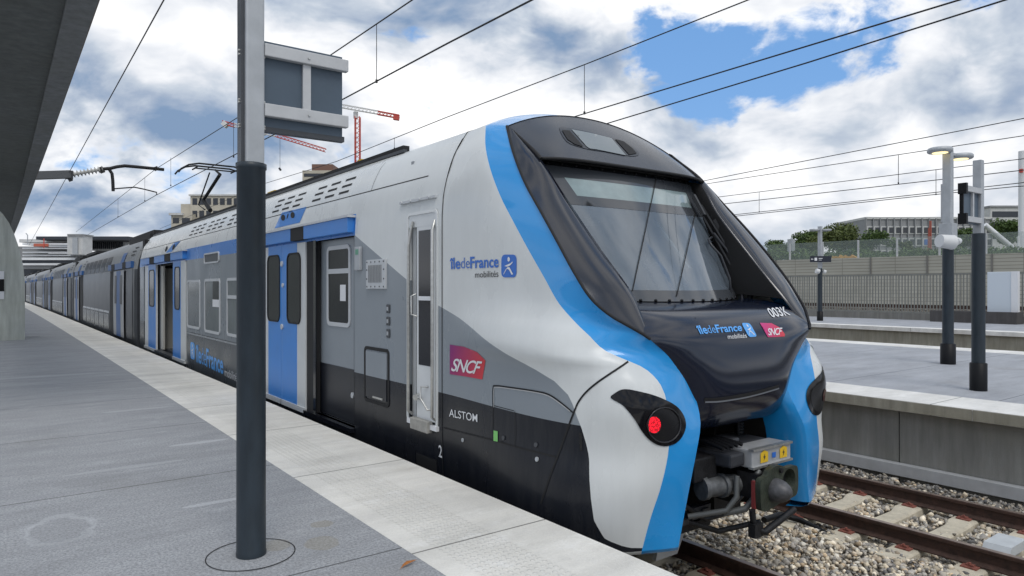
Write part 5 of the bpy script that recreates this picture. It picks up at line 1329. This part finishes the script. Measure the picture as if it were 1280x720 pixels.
wire('contact_wire', [(1275,-6),(1010,78),(750,157),(620,197),(400,262)], 8.9, 'wire just below and right of the lower wire of the empty track', 'contact wires', .011)
for k, (pts, X, lb, rr_) in enumerate((
    ([(1310,142),(1218,160),(940,214),(700,262)], 19.5, 'topmost wire in the group of wires across the sky on the right', .012),
    ([(1310,163),(1277,170),(940,221),(700,258)], 22.0, 'second wire from the top in the group of wires on the right', .012),
    ([(1310,194),(1277,198.7),(940,241),(700,271)], 25.5, 'third wire from the top in the group of wires on the right', .013),
    ([(1310,208),(1277,212.9),(940,251),(700,277)], 22.3, 'fourth wire from the top in the group of wires on the right', .013),
    ([(1310,223),(1277,228.5),(940,266),(700,292)], 25.6, 'fifth wire from the top in the group of wires on the right', .014),
    ([(1310,231),(1271,233),(1160,244),(940,268),(700,294)], 25.9, 'lowest wire in the group of wires on the right', .014))):
    wire('overhead_wire', pts, X, lb, 'wires over the far tracks', rr_)
def dropper(x, y0, y1, X, label, r=.006):
    e = MB(); e.tube([atX(x, y0, X), atX(x, y1, X)], r, 5); e.lathe(atX(x, y1, X)-Vector((0, 0, .02)), [(.02, 0), (.02, .05)], 6)
    tag(e.build('dropper_wire', M_wire), label, 'wire', 'vertical droppers between the wires')
dropper(470.7, 30, 102, 4.7, 'vertical dropper wire right of the foreground sign'); dropper(730.5, 81, 141.5, 8.33, 'vertical dropper wire above the nose of the train')
dropper(213.5, 197, 232, 4.7, 'vertical dropper wire right of the bracket tip'); dropper(181, 222, 251, 4.7, 'vertical dropper wire left of the bracket tip'); dropper(147.5, 248, 271, 4.7, 'vertical dropper wire below the insulator bracket')
dropper(493, 172, 186, 8.33, 'short vertical dropper wire above the car roof'); dropper(292, 152, 196, 4.7, 'vertical dropper wire left of the foreground pole')
dropper(1123, 194, 229, 22, 'vertical dropper wire left of the lamp post', .009); dropper(1170, 212, 243, 25.6, 'vertical dropper wire next to the lamp heads', .009); dropper(949, 240, 265, 25, 'vertical dropper wire right of the train nose', .009)
# ---------------------------------------------------------------- fence, bench box, wall behind the farthest platform
XF = 36.4
fe = empty('metal_fence', (XF, 25, 0), 'long fence of close vertical grey bars along the back of the farthest platform', 'fence')
M_fence = mat('fence_grey', (.20, .205, .19), .6, noise=.15, nscale=3); M_kerb = wallmat('fence_kerb', (.22, .215, .20))
e = MB()
for y_ in np.arange(-5, 90, .145): e.box((XF-.02, y_, .25), (XF+.02, y_+.045, 2.25))
o = e.build('fence_bars', M_fence, fe)
e = MB(); e.box((XF-.03, -5, 2.22), (XF+.03, 90, 2.28)); e.box((XF-.03, -5, .34), (XF+.03, 90, .40)); e.build('fence_rail', M_fence, fe)
e = MB(); e.box((XF-.12, -8, 0), (XF+.2, 95, .33)); e.build('fence_kerb', M_kerb, fe)
bx = empty('planter_bench', (35.4, 11, 0), 'long low dark grey block in front of the fence on the farthest platform', 'bench')
a = atX(1167, 400, 35.6); b = atX(1275, 404, 35.6)
e = MB(); e.box((35.2, b.y, 0), (36.0, a.y, .52)); e.build('block', wallmat('dark_block', (.085, .08, .08)), bx)
pn = empty('information_panel', (35.6, 10, .5), 'blank white free standing panel behind the low dark block', 'panel')
a = atX(1235, 388, 35.7); b = atX(1272.5, 388, 35.7)
e = MB(); e.box((35.6, b.y, .45), (35.8, a.y, 2.3)); e.build('panel_face', mat('panel_pale', (.60, .66, .72), .4), pn, bevel=.02)
e = MB(); e.box((35.58, b.y-.03, .45), (35.82, b.y+.22, 2.31)); e.build('panel_edge', M_letwhite, pn)
struct(sheet('trackbed', 37.2, 52, -60, 170, .28, M_ballast))
for x, lb in ((41.0, 'rusty rail behind the fence, the nearer of the two'), (42.5, 'rusty rail behind the fence, the farther of the two')):
    e = MB(); e.box((x-.035, -30, .45), (x+.035, 150, .62)); tag(e.build('rail', M_rust), lb, 'rail', 'rails behind the fence')
e = MB(); e.box((40.7, -30, .28), (42.8, 150, .42)); struct(e.build('trackbed', M_ballast))
def blockwall():
    m, n, l, b, co, xyz = base_mat('retaining_wall', .9)
    br_ = n.new('ShaderNodeTexBrick'); br_.inputs['Scale'].default_value = 1; br_.inputs['Brick Width'].default_value = .42; br_.inputs['Row Height'].default_value = .24; br_.inputs['Mortar Size'].default_value = .018; br_.offset = 0
    br_.inputs['Color1'].default_value = (.56, .545, .48, 1); br_.inputs['Color2'].default_value = (.48, .47, .41, 1); br_.inputs['Mortar'].default_value = (.27, .265, .23, 1)
    cb_ = n.new('ShaderNodeCombineXYZ'); l.new(xyz[1], cb_.inputs[0]); l.new(xyz[2], cb_.inputs[1]); l.new(cb_.outputs[0], br_.inputs['Vector'])
    br2 = n.new('ShaderNodeTexBrick'); br2.inputs['Scale'].default_value = 1; br2.inputs['Brick Width'].default_value = 3.6; br2.inputs['Row Height'].default_value = .21; br2.inputs['Mortar Size'].default_value = .02; br2.offset = 0
    br2.inputs['Color1'].default_value = (.48, .47, .41, 1); br2.inputs['Color2'].default_value = (.42, .41, .355, 1); br2.inputs['Mortar'].default_value = (.24, .235, .2, 1); l.new(cb_.outputs[0], br2.inputs['Vector'])
    c = mixc(m, mth(m, 'GREATER_THAN', xyz[2], 2.42), br_.outputs['Color'], br2.outputs['Color'])
    k_ = noise_out(m, mapped(m, co, (1, .25, .6)), .9, 6, .6, .35, .7); c = mixc(m, mth(m, 'MULTIPLY', k_, .35), c, (.17, .165, .14))
    l.new(c, b.inputs['Base Color']); return m
XW = 48.0
w_ = empty('retaining_wall', (XW, 20, 0), 'long retaining wall of pale concrete blocks behind the fence', 'wall')
vs = []; 
YW = [(-60, 3.5), (10, 3.62), (30, 3.72), (60, 3.9), (110, 4.1), (170, 4.3)]
for y_, z in YW: vs += [(XW, y_, .2), (XW, y_, z), (XW+.5, y_, z)]
mk('wall_face', vs, [(3*i+a, 3*i+a+1, 3*i+a+4, 3*i+a+3) for i in range(len(YW)-1) for a in (0, 1)], blockwall(), w_)
e = MB()
for y_ in np.arange(-20, 120, 3.6): e.box((XW-.06, y_-.05, 2.42), (XW, y_+.05, 3.62+max(0, (y_-10)*.005)))
e.build('wall_pilasters', M_kerb, w_)
mf = empty('mesh_fence', (XW+.3, 20, 3.6), 'greenish wire mesh fence with thin posts on top of the retaining wall', 'fence')
M_mesh = bpy.data.materials.new('wire_mesh'); M_mesh.use_nodes = True
n, l = nt(M_mesh); t_ = n.new('ShaderNodeBsdfTransparent'); mx = n.new('ShaderNodeMixShader'); mx.inputs[0].default_value = .38
n['Principled BSDF'].inputs['Base Color'].default_value = (.32, .38, .36, 1); l.new(t_.outputs[0], mx.inputs[1]); l.new(n['Principled BSDF'].outputs[0], mx.inputs[2]); l.new(mx.outputs[0], n['Material Output'].inputs[0])
mk('mesh', [(XW+.3, -30, 3.5), (XW+.3, 150, 3.9), (XW+.3, 150, 5.4), (XW+.3, -30, 4.75)], [(0, 1, 2, 3)], M_mesh, mf)
e = MB()
for y_ in np.arange(-20, 140, 2.6):
    z0 = 3.5+(y_+30)/180*.4; z1 = 4.75+(y_+30)/180*.65; e.box((XW+.22, y_-.05, z0), (XW+.32, y_+.05, z1))
e.build('mesh_posts', M_palegalv, mf)
sheet('ground', XW+.4, 400, -300, 500, 3.3, mat('upper_ground', (.10, .11, .06), .95, noise=.4, nscale=.3))
# ---------------------------------------------------------------- vegetation
def leafmat(name, col):
    m, n, l, b, co, xyz = base_mat(name, .7)
    g_ = n.new('ShaderNodeNewGeometry'); r = n.new('ShaderNodeValToRGB'); l.new(g_.outputs['Random Per Island'], r.inputs[0])
    r.color_ramp.elements[0].color = (col[0]*.55, col[1]*.6, col[2]*.6, 1); r.color_ramp.elements[1].color = (col[0]*1.5, col[1]*1.4, col[2]*1.3, 1)
    l.new(r.outputs[0], b.inputs['Base Color']); return m
M_leaf = leafmat('leaf_green', (.07, .12, .03)); M_leaf2 = leafmat('leaf_yellow_green', (.095, .125, .035)); M_bark = mat('bark', (.09, .075, .06), .9)
def leaves(centres, n, size, spread, name, m, parent=None):
    cs = np.array(centres); k = rng.integers(0, len(cs), n); d = rng.normal(0, 1, (n, 3)); d /= np.linalg.norm(d, axis=1)[:, None]
    r = cs[k, 3:4]*rng.random((n, 1))**.45*spread; P = cs[k, :3]+d*r*np.array([1, 1, .75])
    a = rng.normal(0, 1, (n, 3)); a /= np.linalg.norm(a, axis=1)[:, None]; b = np.cross(a, rng.normal(0, 1, (n, 3))); b /= np.linalg.norm(b, axis=1)[:, None]
    s = size*rng.uniform(.6, 1.4, (n, 1))
    V = np.stack([P-a*s, P-b*s*.55, P+a*s, P+b*s*.55], 1).reshape(-1, 3)
    me = bpy.data.meshes.new(name); me.from_pydata(V.tolist(), [], [(4*i, 4*i+1, 4*i+2, 4*i+3) for i in range(n)]); me.materials.append(m); return link(name, me, parent)
def tree_at(px_, ptop, pbase, t, wpx, label, m=M_leaf, dens=1.0):
    base = atT(px_, pbase, t); top = atT(px_, ptop, t); h_ = top.z-base.z; w_ = wpx/F*t/2
    T_ = empty('tree', base, label, 'tree', 'trees beyond the mesh fence')
    cs = []
    for _ in range(13):
        a = random.uniform(0, 6.28); rr_ = w_*random.uniform(.1, .85); zz = base.z+h_*random.uniform(.42, .88)
        cs.append((base.x+rr_*math.cos(a), base.y+rr_*math.sin(a), zz, w_*random.uniform(.22, .42)))
    cs.append((base.x, base.y, base.z+h_*.85, w_*.35))
    e = MB(); e.tube([base-Vector((0, 0, .5)), base+Vector((0, 0, h_*.4)), base+Vector((.1, 0, h_*.75))], [h_*.035, h_*.025, h_*.008], 8)
    for c_ in cs[:9]: e.tube([base+Vector((0, 0, h_*.35)), Vector(c_[:3])], [h_*.014, h_*.004], 5)
    e.build('trunk', M_bark, T_)
    leaves(cs, int(4200*dens), h_*.02+.07, 1.0, 'crown', m, T_); return T_
tree_at(1048, 283, 322, 82, 88, 'broad green tree behind the mesh fence, directly right of the slim lamp post', M_leaf2, 1.4)
tree_at(1089, 290, 322, 80, 60, 'rounded tree in front of the left end of the long office building', M_leaf)
tree_at(975, 302, 325, 78, 44, 'low tree just right of the sloping train nose', M_leaf)
tree_at(1002, 301, 325, 86, 44, 'small tree between the train nose and the slim lamp post', M_leaf2, .8)
tree_at(1214, 286, 320, 84, 50, 'green tree between the two poles on the right, in front of the offices', M_leaf)
tree_at(1263, 276, 318, 90, 60, 'leafy tree at the right edge in front of the pale building', M_leaf, 1.2)
tree_at(1136, 301, 322, 70, 26, 'small bush like tree in front of the middle of the office building', M_leaf2, .7)
tree_at(1022, 288, 322, 84, 60, 'full crowned tree directly behind the slim lamp post', M_leaf, 1.2)
cs = []
for x in range(955, 1300, 7):
    p = atT(x, 318+random.uniform(-3, 3), 62+random.uniform(-4, 10)); cs.append((p.x, p.y, p.z-.2, random.uniform(.6, 1.3)))
o = leaves(cs, 15000, .14, 1.0, 'shrubs', M_leaf); tag(o, 'dense mass of green shrubs behind the wire mesh fence', 'shrubs', kind='stuff')
# ---------------------------------------------------------------- buildings (each facing the camera side)
def bld(px0, px1, py0, py1, t, depth=12, turn=0.0):
    """local frame: origin bottom left of facade; returns matrix, width, height"""
    a = atT(px0, py1, t); b = atT(px1, py1, t); top = atT(px0, py0, t); x = (b-a); w_ = x.length; x.normalize()
    M = Matrix.Translation(a) @ Matrix(((x.x, -x.y, 0, 0), (x.y, x.x, 0, 0), (0, 0, 1, 0), (0, 0, 0, 1))) @ Matrix.Rotation(turn, 4, 'Z')
    return M, w_, top.z-a.z
def blk(M, x0, x1, y0, y1, z0, z1, nm, m, par): return MB().box((x0, y0, z0), (x1, y1, z1), M).build(nm, m, par)
M_wfr = mat('facade_grey', (.27, .275, .285), .6, noise=.15, nscale=.5); M_wlt = mat('facade_pale', (.56, .56, .55), .6, noise=.15, nscale=.8); M_win = mat('far_window', (.035, .04, .05), .15); M_wblue = mat('blue_panel', (.05, .14, .42), .5)
B = empty('office_building', atT(1160, 305, 150), 'long low office building with rows of dark windows and grey bands beyond the trees', 'building')
M, w_, h_ = bld(1083, 1240, 271, 322, 150)
blk(M, 0, w_, .3, 14, 0, h_, 'wall', M_wfr, B); blk(M, -.1, w_+.1, .1, 14, h_-.5, h_, 'parapet', M_wlt, B)
fl_h = h_/3.3
for r_ in range(3):
    z = h_-1.0-(r_+1)*2.6
    blk(M, 0, w_, .15, .3, z-.15, z+1.55, 'window_band', M_wlt, B)
    for k_ in range(18):
        if random.random() < .12: continue
        x = .5+k_*w_/18; mm = M_wblue if (r_ == 1 and k_ in (8, 10, 11)) else M_win
        blk(M, x, x+w_/18*.62, .05, .2, z+.1, z+1.3, 'window', mm, B)
for k_ in range(19): blk(M, k_*w_/18-.12, k_*w_/18+.08, -.1, .32, 0, h_-.3, 'pilaster', M_wfr, B)
Mg = M @ Matrix.Rotation(math.radians(58), 4, 'Z'); blk(Mg, 0, 14, 0, .3, 0, h_-.2, 'end_wall', M_wfr, B)
for r_ in range(3): blk(Mg, .8, 13, -.1, .05, h_-3.2-r_*2.6, h_-2.2-r_*2.6, 'end_window', M_win, B)
B = empty('apartment_building', atT(1260, 300, 190), 'pale building with a flat roof at the right edge, higher than the offices', 'building')
M, w_, h_ = bld(1238, 1300, 257, 322, 190); blk(M, 0, w_, 0, 12, 0, h_, 'wall', M_wlt, B); blk(M, -.3, w_, -.3, 12, h_-.5, h_, 'roof', M_wfr, B)
for r_ in range(3): blk(M, .5, w_, -.08, .02, h_-3.2-3*r_, h_-1.6-3*r_, 'window', M_win, B)
B = empty('stepped_building', atT(258, 270, 160), 'cream stepped apartment building rising above the train roof left of the foreground pole', 'building')
M_cream = mat('cream_render', (.50, .46, .38), .8, noise=.1, nscale=.5)
M, w_, h_ = bld(238, 300, 243, 330, 160); blk(M, 0, w_, 0, 12, 0, h_, 'wall', M_cream, B); blk(M, -.3, w_+.3, -.3, 12, h_-.35, h_, 'roof', M_wlt, B)
for r_ in range(2):
    for k_ in range(7): blk(M, .5+k_*1.6, 1.6+k_*1.6, -.08, .02, h_-2.4-2.9*r_, h_-.9-2.9*r_, 'window', M_win, B)
M2_, w2, h2 = bld(214, 240, 267, 330, 158); blk(M2_, 0, w2, 0, 10, 0, h2, 'wall', M_cream, B); blk(M2_, -.3, w2*.6, -.6, 10, h2-.4, h2+.1, 'roof', M_wlt, B); blk(M2_, .4, 1.8, -.08, .02, h2-2.2, h2-1.0, 'window', M_win, B); blk(M2_, 2.5, 4.3, -.08, .02, h2-2.2, h2-1.0, 'window', M_win, B)
M3_, w3, h3 = bld(226, 262, 255, 330, 162); blk(M3_, 0, w3, 0, 8, 0, h3, 'wall', M_cream, B)
B = empty('rooftop_block', atT(398, 220, 220), 'top of a cream block with a brown roof box peeping over the train roof', 'building')
M, w_, h_ = bld(378, 419, 213, 300, 220); blk(M, 0, w_, 0, 10, 0, h_, 'wall', M_cream, B); blk(M, 3, w_-.8, 0, 8, h_, h_+2.0, 'roof_box', mat('roof_brown', (.20, .11, .08), .7), B); blk(M, .5, w_-.5, -.1, 0, h_-2, h_-1, 'window', M_win, B)
# station bridge far down the line
B = empty('station_bridge', (0, 130, 6), 'station building bridging the tracks at the far left, with dark roof and tower', 'building')
def tb(x0, y0, x1, y1, t, m, nm, d=6):
    M, w_, h_ = bld(x0, x1, y0, y1, t); return blk(M, 0, w_, 0, d, 0, h_, nm, m, B)
M_bw = mat('bridge_white', (.68, .69, .70), .6, noise=.1, nscale=.4); M_bd = mat('bridge_dark', (.035, .04, .05), .6); M_bg = mat('bridge_grey', (.26, .265, .27), .6, noise=.1, nscale=.4)
tb(15, 322, 190, 325, 128, M_bw, 'deck_edge'); tb(15, 325, 190, 329, 128.4, M_bd, 'deck_shadow'); tb(15, 329, 130, 331.5, 127, M_bw, 'deck_edge'); tb(15, 331.5, 130, 336, 127.5, M_bg, 'deck_soffit'); tb(15, 336, 130, 346, 135, M_bd, 'underpass_shadow')
tb(15, 308, 92, 322, 140, M_bg, 'ground_floor')
for k_, (ya, yb) in enumerate(((303, 306), (308.5, 311), (313.5, 316), (317.5, 320))): tb(28, ya+1, 88, yb, 130+k_*.5, M_bw, 'balcony', 3)
tb(24, 299, 90, 303, 134, M_wlt, 'upper_floor'); tb(42, 304.5, 60, 308, 129, mat('banner_red', (.50, .13, .08), .7), 'banner', .2); tb(54.2, 298, 54.7, 310, 128.5, M_redpaint, 'red_mast', .2)
tb(45, 295.5, 160, 299.5, 131, M_bd, 'roof', 12); tb(100, 299.5, 160, 312, 138, M_bw, 'finned_facade')
for k_ in range(20): tb(102+k_*2.6, 302, 103.1+k_*2.6, 311, 137.5, M_bd, 'fin_gap', .3)
tb(84, 292.5, 103, 318, 126, M_wlt, 'lift_tower', 3); tb(90.5, 297, 96.5, 318, 125.6, M_galv, 'tower_glazing', .3); tb(84, 292.5, 103, 294.5, 125.7, M_bg, 'tower_cap', 3.4)
tb(60, 315, 190, 317, 131, M_bw, 'canopy_line', 3)
lp = empty('street_light', atT(34, 300, 120), 'tiny street light above the station bridge at the far left', 'street light')
e = MB(); e.tube([atT(34.5, 305, 120), atT(34.5, 294, 120), atT(32.5, 291.5, 120)], .08, 5); e.build('mast', M_galv, lp)
# cranes
def lattice(e, a, b, w_, n_, r=.1):
    a, b = Vector(a), Vector(b); d = (b-a).normalized(); up = Vector((0, 0, 1)) if abs(d.z) < .9 else R_; s_ = d.cross(up).normalized()*w_/2; u_ = s_.cross(d).normalized()*w_/2
    cs_ = [s_+u_, s_-u_, -s_-u_, -s_+u_]
    for c_ in cs_: e.bar(a+c_, b+c_, r)
    for k_ in range(n_):
        p = a.lerp(b, k_/n_); q = a.lerp(b, (k_+1)/n_)
        for i in range(4): e.bar(p+cs_[i], q+cs_[(i+1) % 4], r*.6); 
CR = empty('tower_crane', atT(447, 230, 330), 'red and white tower crane with level jib behind the foreground sign', 'crane', 'tower cranes on the skyline')
e = MB(); lattice(e, atT(447, 300, 330), atT(447, 146, 330), 2.2, 26, .35); e.build('mast', M_redpaint, CR)
e = MB(); lattice(e, atT(418, 131, 330), atT(474, 141, 330), 1.5, 12, .3); e.box(tuple(atT(443.5, 147, 330)), tuple(atT(449, 139, 330)+Vector((0, 3, 0)))); e.build('jib', M_cwhite, CR)
e = MB(); lattice(e, atT(472, 141, 330), atT(499, 146, 330), 1.5, 6, .4); e.bar(atT(492, 147, 330), atT(499, 148, 330), 2.0); e.build('jib_tip', M_redpaint, CR)
CR = empty('tower_crane', atT(330, 230, 380), 'distant red and white crane jib running behind the foreground pole', 'crane', 'tower cranes on the skyline')
e = MB(); lattice(e, atT(292, 156, 380), atT(345, 169, 380), 1.7, 12, .35); e.bar(atT(279, 153, 380), atT(284, 158, 380), 2.6); e.bar(atT(326, 163, 380), atT(332, 166, 380), 3.0); e.build('jib', M_cwhite, CR)
e = MB(); lattice(e, atT(345, 169, 380), atT(407, 188, 380), 1.7, 14, .35); e.build('jib_tip', M_redpaint, CR); e = MB(); lattice(e, atT(278, 153, 380), atT(293, 157, 380), 1.7, 4, .4); e.build('counter_jib', M_redpaint, CR)
e = MB(); e.bar(atT(350, 172, 380), atT(350, 210, 380), .15); e.bar(atT(349, 210, 380), atT(351, 213, 380), 1.0); e.build('hook', M_iron2, CR)
e = MB(); lattice(e, atT(322, 330, 380), atT(322, 164, 380), 1.7, 20, .35); e.build('mast', M_redpaint, CR)
# white mast with stay at right edge, yellow material, red pile frame
MS = empty('white_mast', atT(1277, 320, 75), 'tall white lattice mast with a thick diagonal stay at the right edge', 'mast')
e = MB(); e.tube([atT(1278, 322, 75), atT(1278, 189, 75)], .38, 14); e.build('mast_tube', M_letwhite, MS)
e = MB(); e.tube([atT(1231, 281, 75), atT(1274, 317, 75)], .28, 12); e.build('stay', M_letwhite, MS)
e = MB(); p = atT(1276.5, 213.5, 74.5); e.bar(p-Vector((0, 0, .2)), p+Vector((0, 0, .2)), .3); e.build('red_lamp', M_redpaint, MS)
e = MB(); e.tube([atT(1271, 320, 74), atT(1274, 295, 74)], .12, 6); e.tube([atT(1276, 320, 74), atT(1272, 296, 74)], .1, 6); e.build('brace', M_letwhite, MS)
yp_ = empty('material_pile', atT(1055, 326, 56), 'orange yellow heap of material on top of the wall behind the mesh fence', 'pile')
e = MB(); 
for k_ in range(9): e.bar(atT(1040+3*k_, 323.5-random.uniform(0, 3), 54+random.uniform(0, .4)), atT(1047+3*k_, 324.5, 54), .32)
e.build('sacks', mat('orange_yellow', (.50, .28, .06), .8, noise=.3, nscale=4), yp_)
fr = empty('red_steel_frame', atT(1163, 315, 66), 'thin rusty red steel post standing in front of the office building', 'post')
e = MB(); e.bar(atT(1163, 318, 66), atT(1163, 276, 66), .16); e.bar(atT(1160.5, 317, 66), atT(1161.5, 285, 66), .14); e.build('post', mat('frame_red', (.38, .10, .07), .7), fr)
sh_ = empty('grey_signal_box', atT(988, 300, 60), 'small grey cabinet on a post behind the mesh fence near the train nose', 'cabinet')
e = MB(); e.bar(atT(989, 326, 60), atT(989, 299, 60), .45); e.build('cabinet_post', M_galv, sh_)
# ================================================================= SKY, LIGHT, CAMERA
SUN_EL = math.radians(56); SUNV = Vector((-.30, -1, 0)).normalized()
sun_dir = Vector((SUNV.x*math.cos(SUN_EL), SUNV.y*math.cos(SUN_EL), math.sin(SUN_EL)))
wd = bpy.data.worlds.new('World'); SC.world = wd; wd.use_nodes = True
n = wd.node_tree.nodes; l = wd.node_tree.links; n.clear()
class WM: node_tree = wd.node_tree
wm = WM()
out = n.new('ShaderNodeOutputWorld'); bg = n.new('ShaderNodeBackground'); bg.inputs['Strength'].default_value = .1; l.new(bg.outputs[0], out.inputs[0])
sky = n.new('ShaderNodeTexSky'); sky.sky_type = 'NISHITA'; sky.sun_disc = False; sky.sun_elevation = SUN_EL; sky.sun_rotation = math.atan2(SUNV.x, SUNV.y); sky.ozone_density = 2.0
tc = n.new('ShaderNodeTexCoord'); D_ = tc.outputs['Generated']
def vadd(v, off):
    x = n.new('ShaderNodeVectorMath'); x.operation = 'ADD'; l.new(v, x.inputs[0])
    if isinstance(off, tuple): x.inputs[1].default_value = off
    else: l.new(off, x.inputs[1])
    return x.outputs[0]
def blob(px_, py_, k):
    d = ray(px_, py_).normalized(); v = n.new('ShaderNodeVectorMath'); v.operation = 'DOT_PRODUCT'; v.inputs[1].default_value = tuple(d); l.new(D_, v.inputs[0])
    return mth(wm, 'EXPONENT', mth(wm, 'MULTIPLY', mth(wm, 'SUBTRACT', v.outputs['Value'], 1.0), k))
def wsum(L_):
    o_ = None
    for (a, b_, k, w__) in L_:
        t = mth(wm, 'MULTIPLY', blob(a, b_, k), w__); o_ = t if o_ is None else mth(wm, 'ADD', o_, t)
    return o_
# gently warped direction, stretched sideways as clouds near the horizon are
wn = n.new('ShaderNodeTexNoise'); wn.inputs['Scale'].default_value = 3.0; wn.inputs['Detail'].default_value = 4; l.new(D_, wn.inputs['Vector'])
wv = n.new('ShaderNodeVectorMath'); wv.operation = 'MULTIPLY_ADD'; l.new(wn.outputs['Color'], wv.inputs[0]); wv.inputs[1].default_value = (.16, .16, .12); l.new(D_, wv.inputs[2])
Q = mapped(wm, wv.outputs[0], (1, 1, 1.75))
def cn_(v, sc=5.2): return noise_out(wm, v, sc, 8, .56, 0, 1)
nA = cn_(Q); nC = noise_out(wm, Q, 3.6, 7, .55, 0, 1); nE = noise_out(wm, vadd(Q, (SUNV.x*.03, SUNV.y*.03, .11)), 3.6, 5, .55, 0, 1); nL = noise_out(wm, Q, 2.1, 3, .5, 0, 1)
hole = wsum([(840,75,300,-.10),(900,85,320,-.20),(960,100,320,-.20),(1030,105,320,-.20),(1080,62,400,-.17),(1010,50,500,-.12),(1120,30,500,-.12),(1235,40,400,-.20),(1170,110,500,-.12),(1130,55,500,-.10),(1140,95,600,-.08),(1262,220,300,-.20),(1195,232,600,-.10),(1240,175,600,-.05),(770,110,900,-.05),
 (1065,170,200,.13),(1190,95,300,.14),(1150,190,200,.12),(960,180,200,.09),(925,15,300,.12),(700,60,60,.06),(300,100,20,.10),(1000,260,60,.08),(1160,270,300,.10)])
dens = mth(wm, 'ADD', mth(wm, 'ADD', mth(wm, 'MULTIPLY', nA, 2.3), mth(wm, 'MULTIPLY', hole, .95)), -.385)
mr = n.new('ShaderNodeMapRange'); mr.interpolation_type = 'SMOOTHSTEP'; mr.inputs['From Min'].default_value = .40; mr.inputs['From Max'].default_value = .60; l.new(dens, mr.inputs['Value'])
# lit tops and grey undersides: density compared with the density a little higher up
rel = mth(wm, 'MULTIPLY', mth(wm, 'SUBTRACT', nC, nE), 2.1)
dk = wsum([(98,95,1500,.22),(225,108,700,.07),(262,114,800,.06),(110,240,160,.36),(230,235,160,.28),(290,215,300,.03),(60,225,200,.16),(640,35,220,.22),(560,20,300,.10),(420,25,300,.14),(380,15,400,.08),(720,30,300,.10),(885,172,500,.15),(830,150,500,.08),(1215,85,400,.16),(1150,60,400,.06),(1230,130,500,.10),(1045,215,600,.10),(1060,185,900,.06),(330,230,300,.02),(500,150,100,.03),(300,130,100,.03),(880,290,900,-.0)])
lt = wsum([(400,110,60,.05),(700,90,60,.12),(960,270,120,.10),(1100,190,140,.14),(1200,160,300,.10),(60,290,500,.30),(140,292,600,.34),(20,285,600,.2),(200,297,900,.15),(30,150,120,.10),(150,50,80,.08),(560,90,100,.06),(950,230,200,.10)])
shd = mth(wm, 'ADD', mth(wm, 'ADD', mth(wm, 'SUBTRACT', mth(wm, 'ADD', rel, .505), mth(wm, 'MULTIPLY', dk, mth(wm, 'ADD', mth(wm, 'MULTIPLY', mth(wm, 'SUBTRACT', nA, .5), 6.0), .95))), lt), mth(wm, 'MULTIPLY', mth(wm, 'SUBTRACT', .5, nL), 1.0))
cr = n.new('ShaderNodeValToRGB'); E_ = cr.color_ramp; l.new(shd, cr.inputs[0])
E_.elements[0].position = .08; E_.elements[0].color = (1.7, 2.5, 3.8, 1); E_.elements[1].position = .92; E_.elements[1].color = (8.7, 8.7, 8.7, 1)
for p_, c_ in ((.26, (2.9, 3.5, 4.5, 1)), (.42, (4.3, 4.8, 5.5, 1)), (.56, (5.9, 6.15, 6.6, 1)), (.72, (7.3, 7.4, 7.6, 1))):
    x_ = E_.elements.new(p_); x_.color = c_
skc = mixc(wm, .6, sky.outputs[0], (1.3, 3.2, 6.6))
l.new(mixc(wm, mr.outputs[0], skc, cr.outputs[0]), bg.inputs['Color'])
sl = bpy.data.lights.new('sun', 'SUN'); sl.energy = 1.0; sl.angle = math.radians(26); sl.color = (1, .96, .9); so = bpy.data.objects.new('sun', sl); COL.objects.link(so)
so.rotation_euler = (-sun_dir).to_track_quat('-Z', 'Y').to_euler(); so.location = (20, -20, 40)
cam = bpy.data.cameras.new('camera'); cam.sensor_width = 36; cam.lens = 36*F/1280; cam.clip_start = .05; cam.clip_end = 9000
co_ = bpy.data.objects.new('camera', cam); COL.objects.link(co_); co_.location = CAM
co_.rotation_euler = Vector((S, C, 0)).to_track_quat('-Z', 'Y').to_euler(); SC.camera = co_
SC.view_settings.view_transform = 'Standard'; SC.view_settings.look = 'None'; SC.view_settings.exposure = .44; SC.view_settings.gamma = 1
wd.cycles.sampling_method = 'MANUAL'; wd.cycles.sample_map_resolution = 512; SC.cycles.max_bounces = 5; SC.cycles.transparent_max_bounces = 12
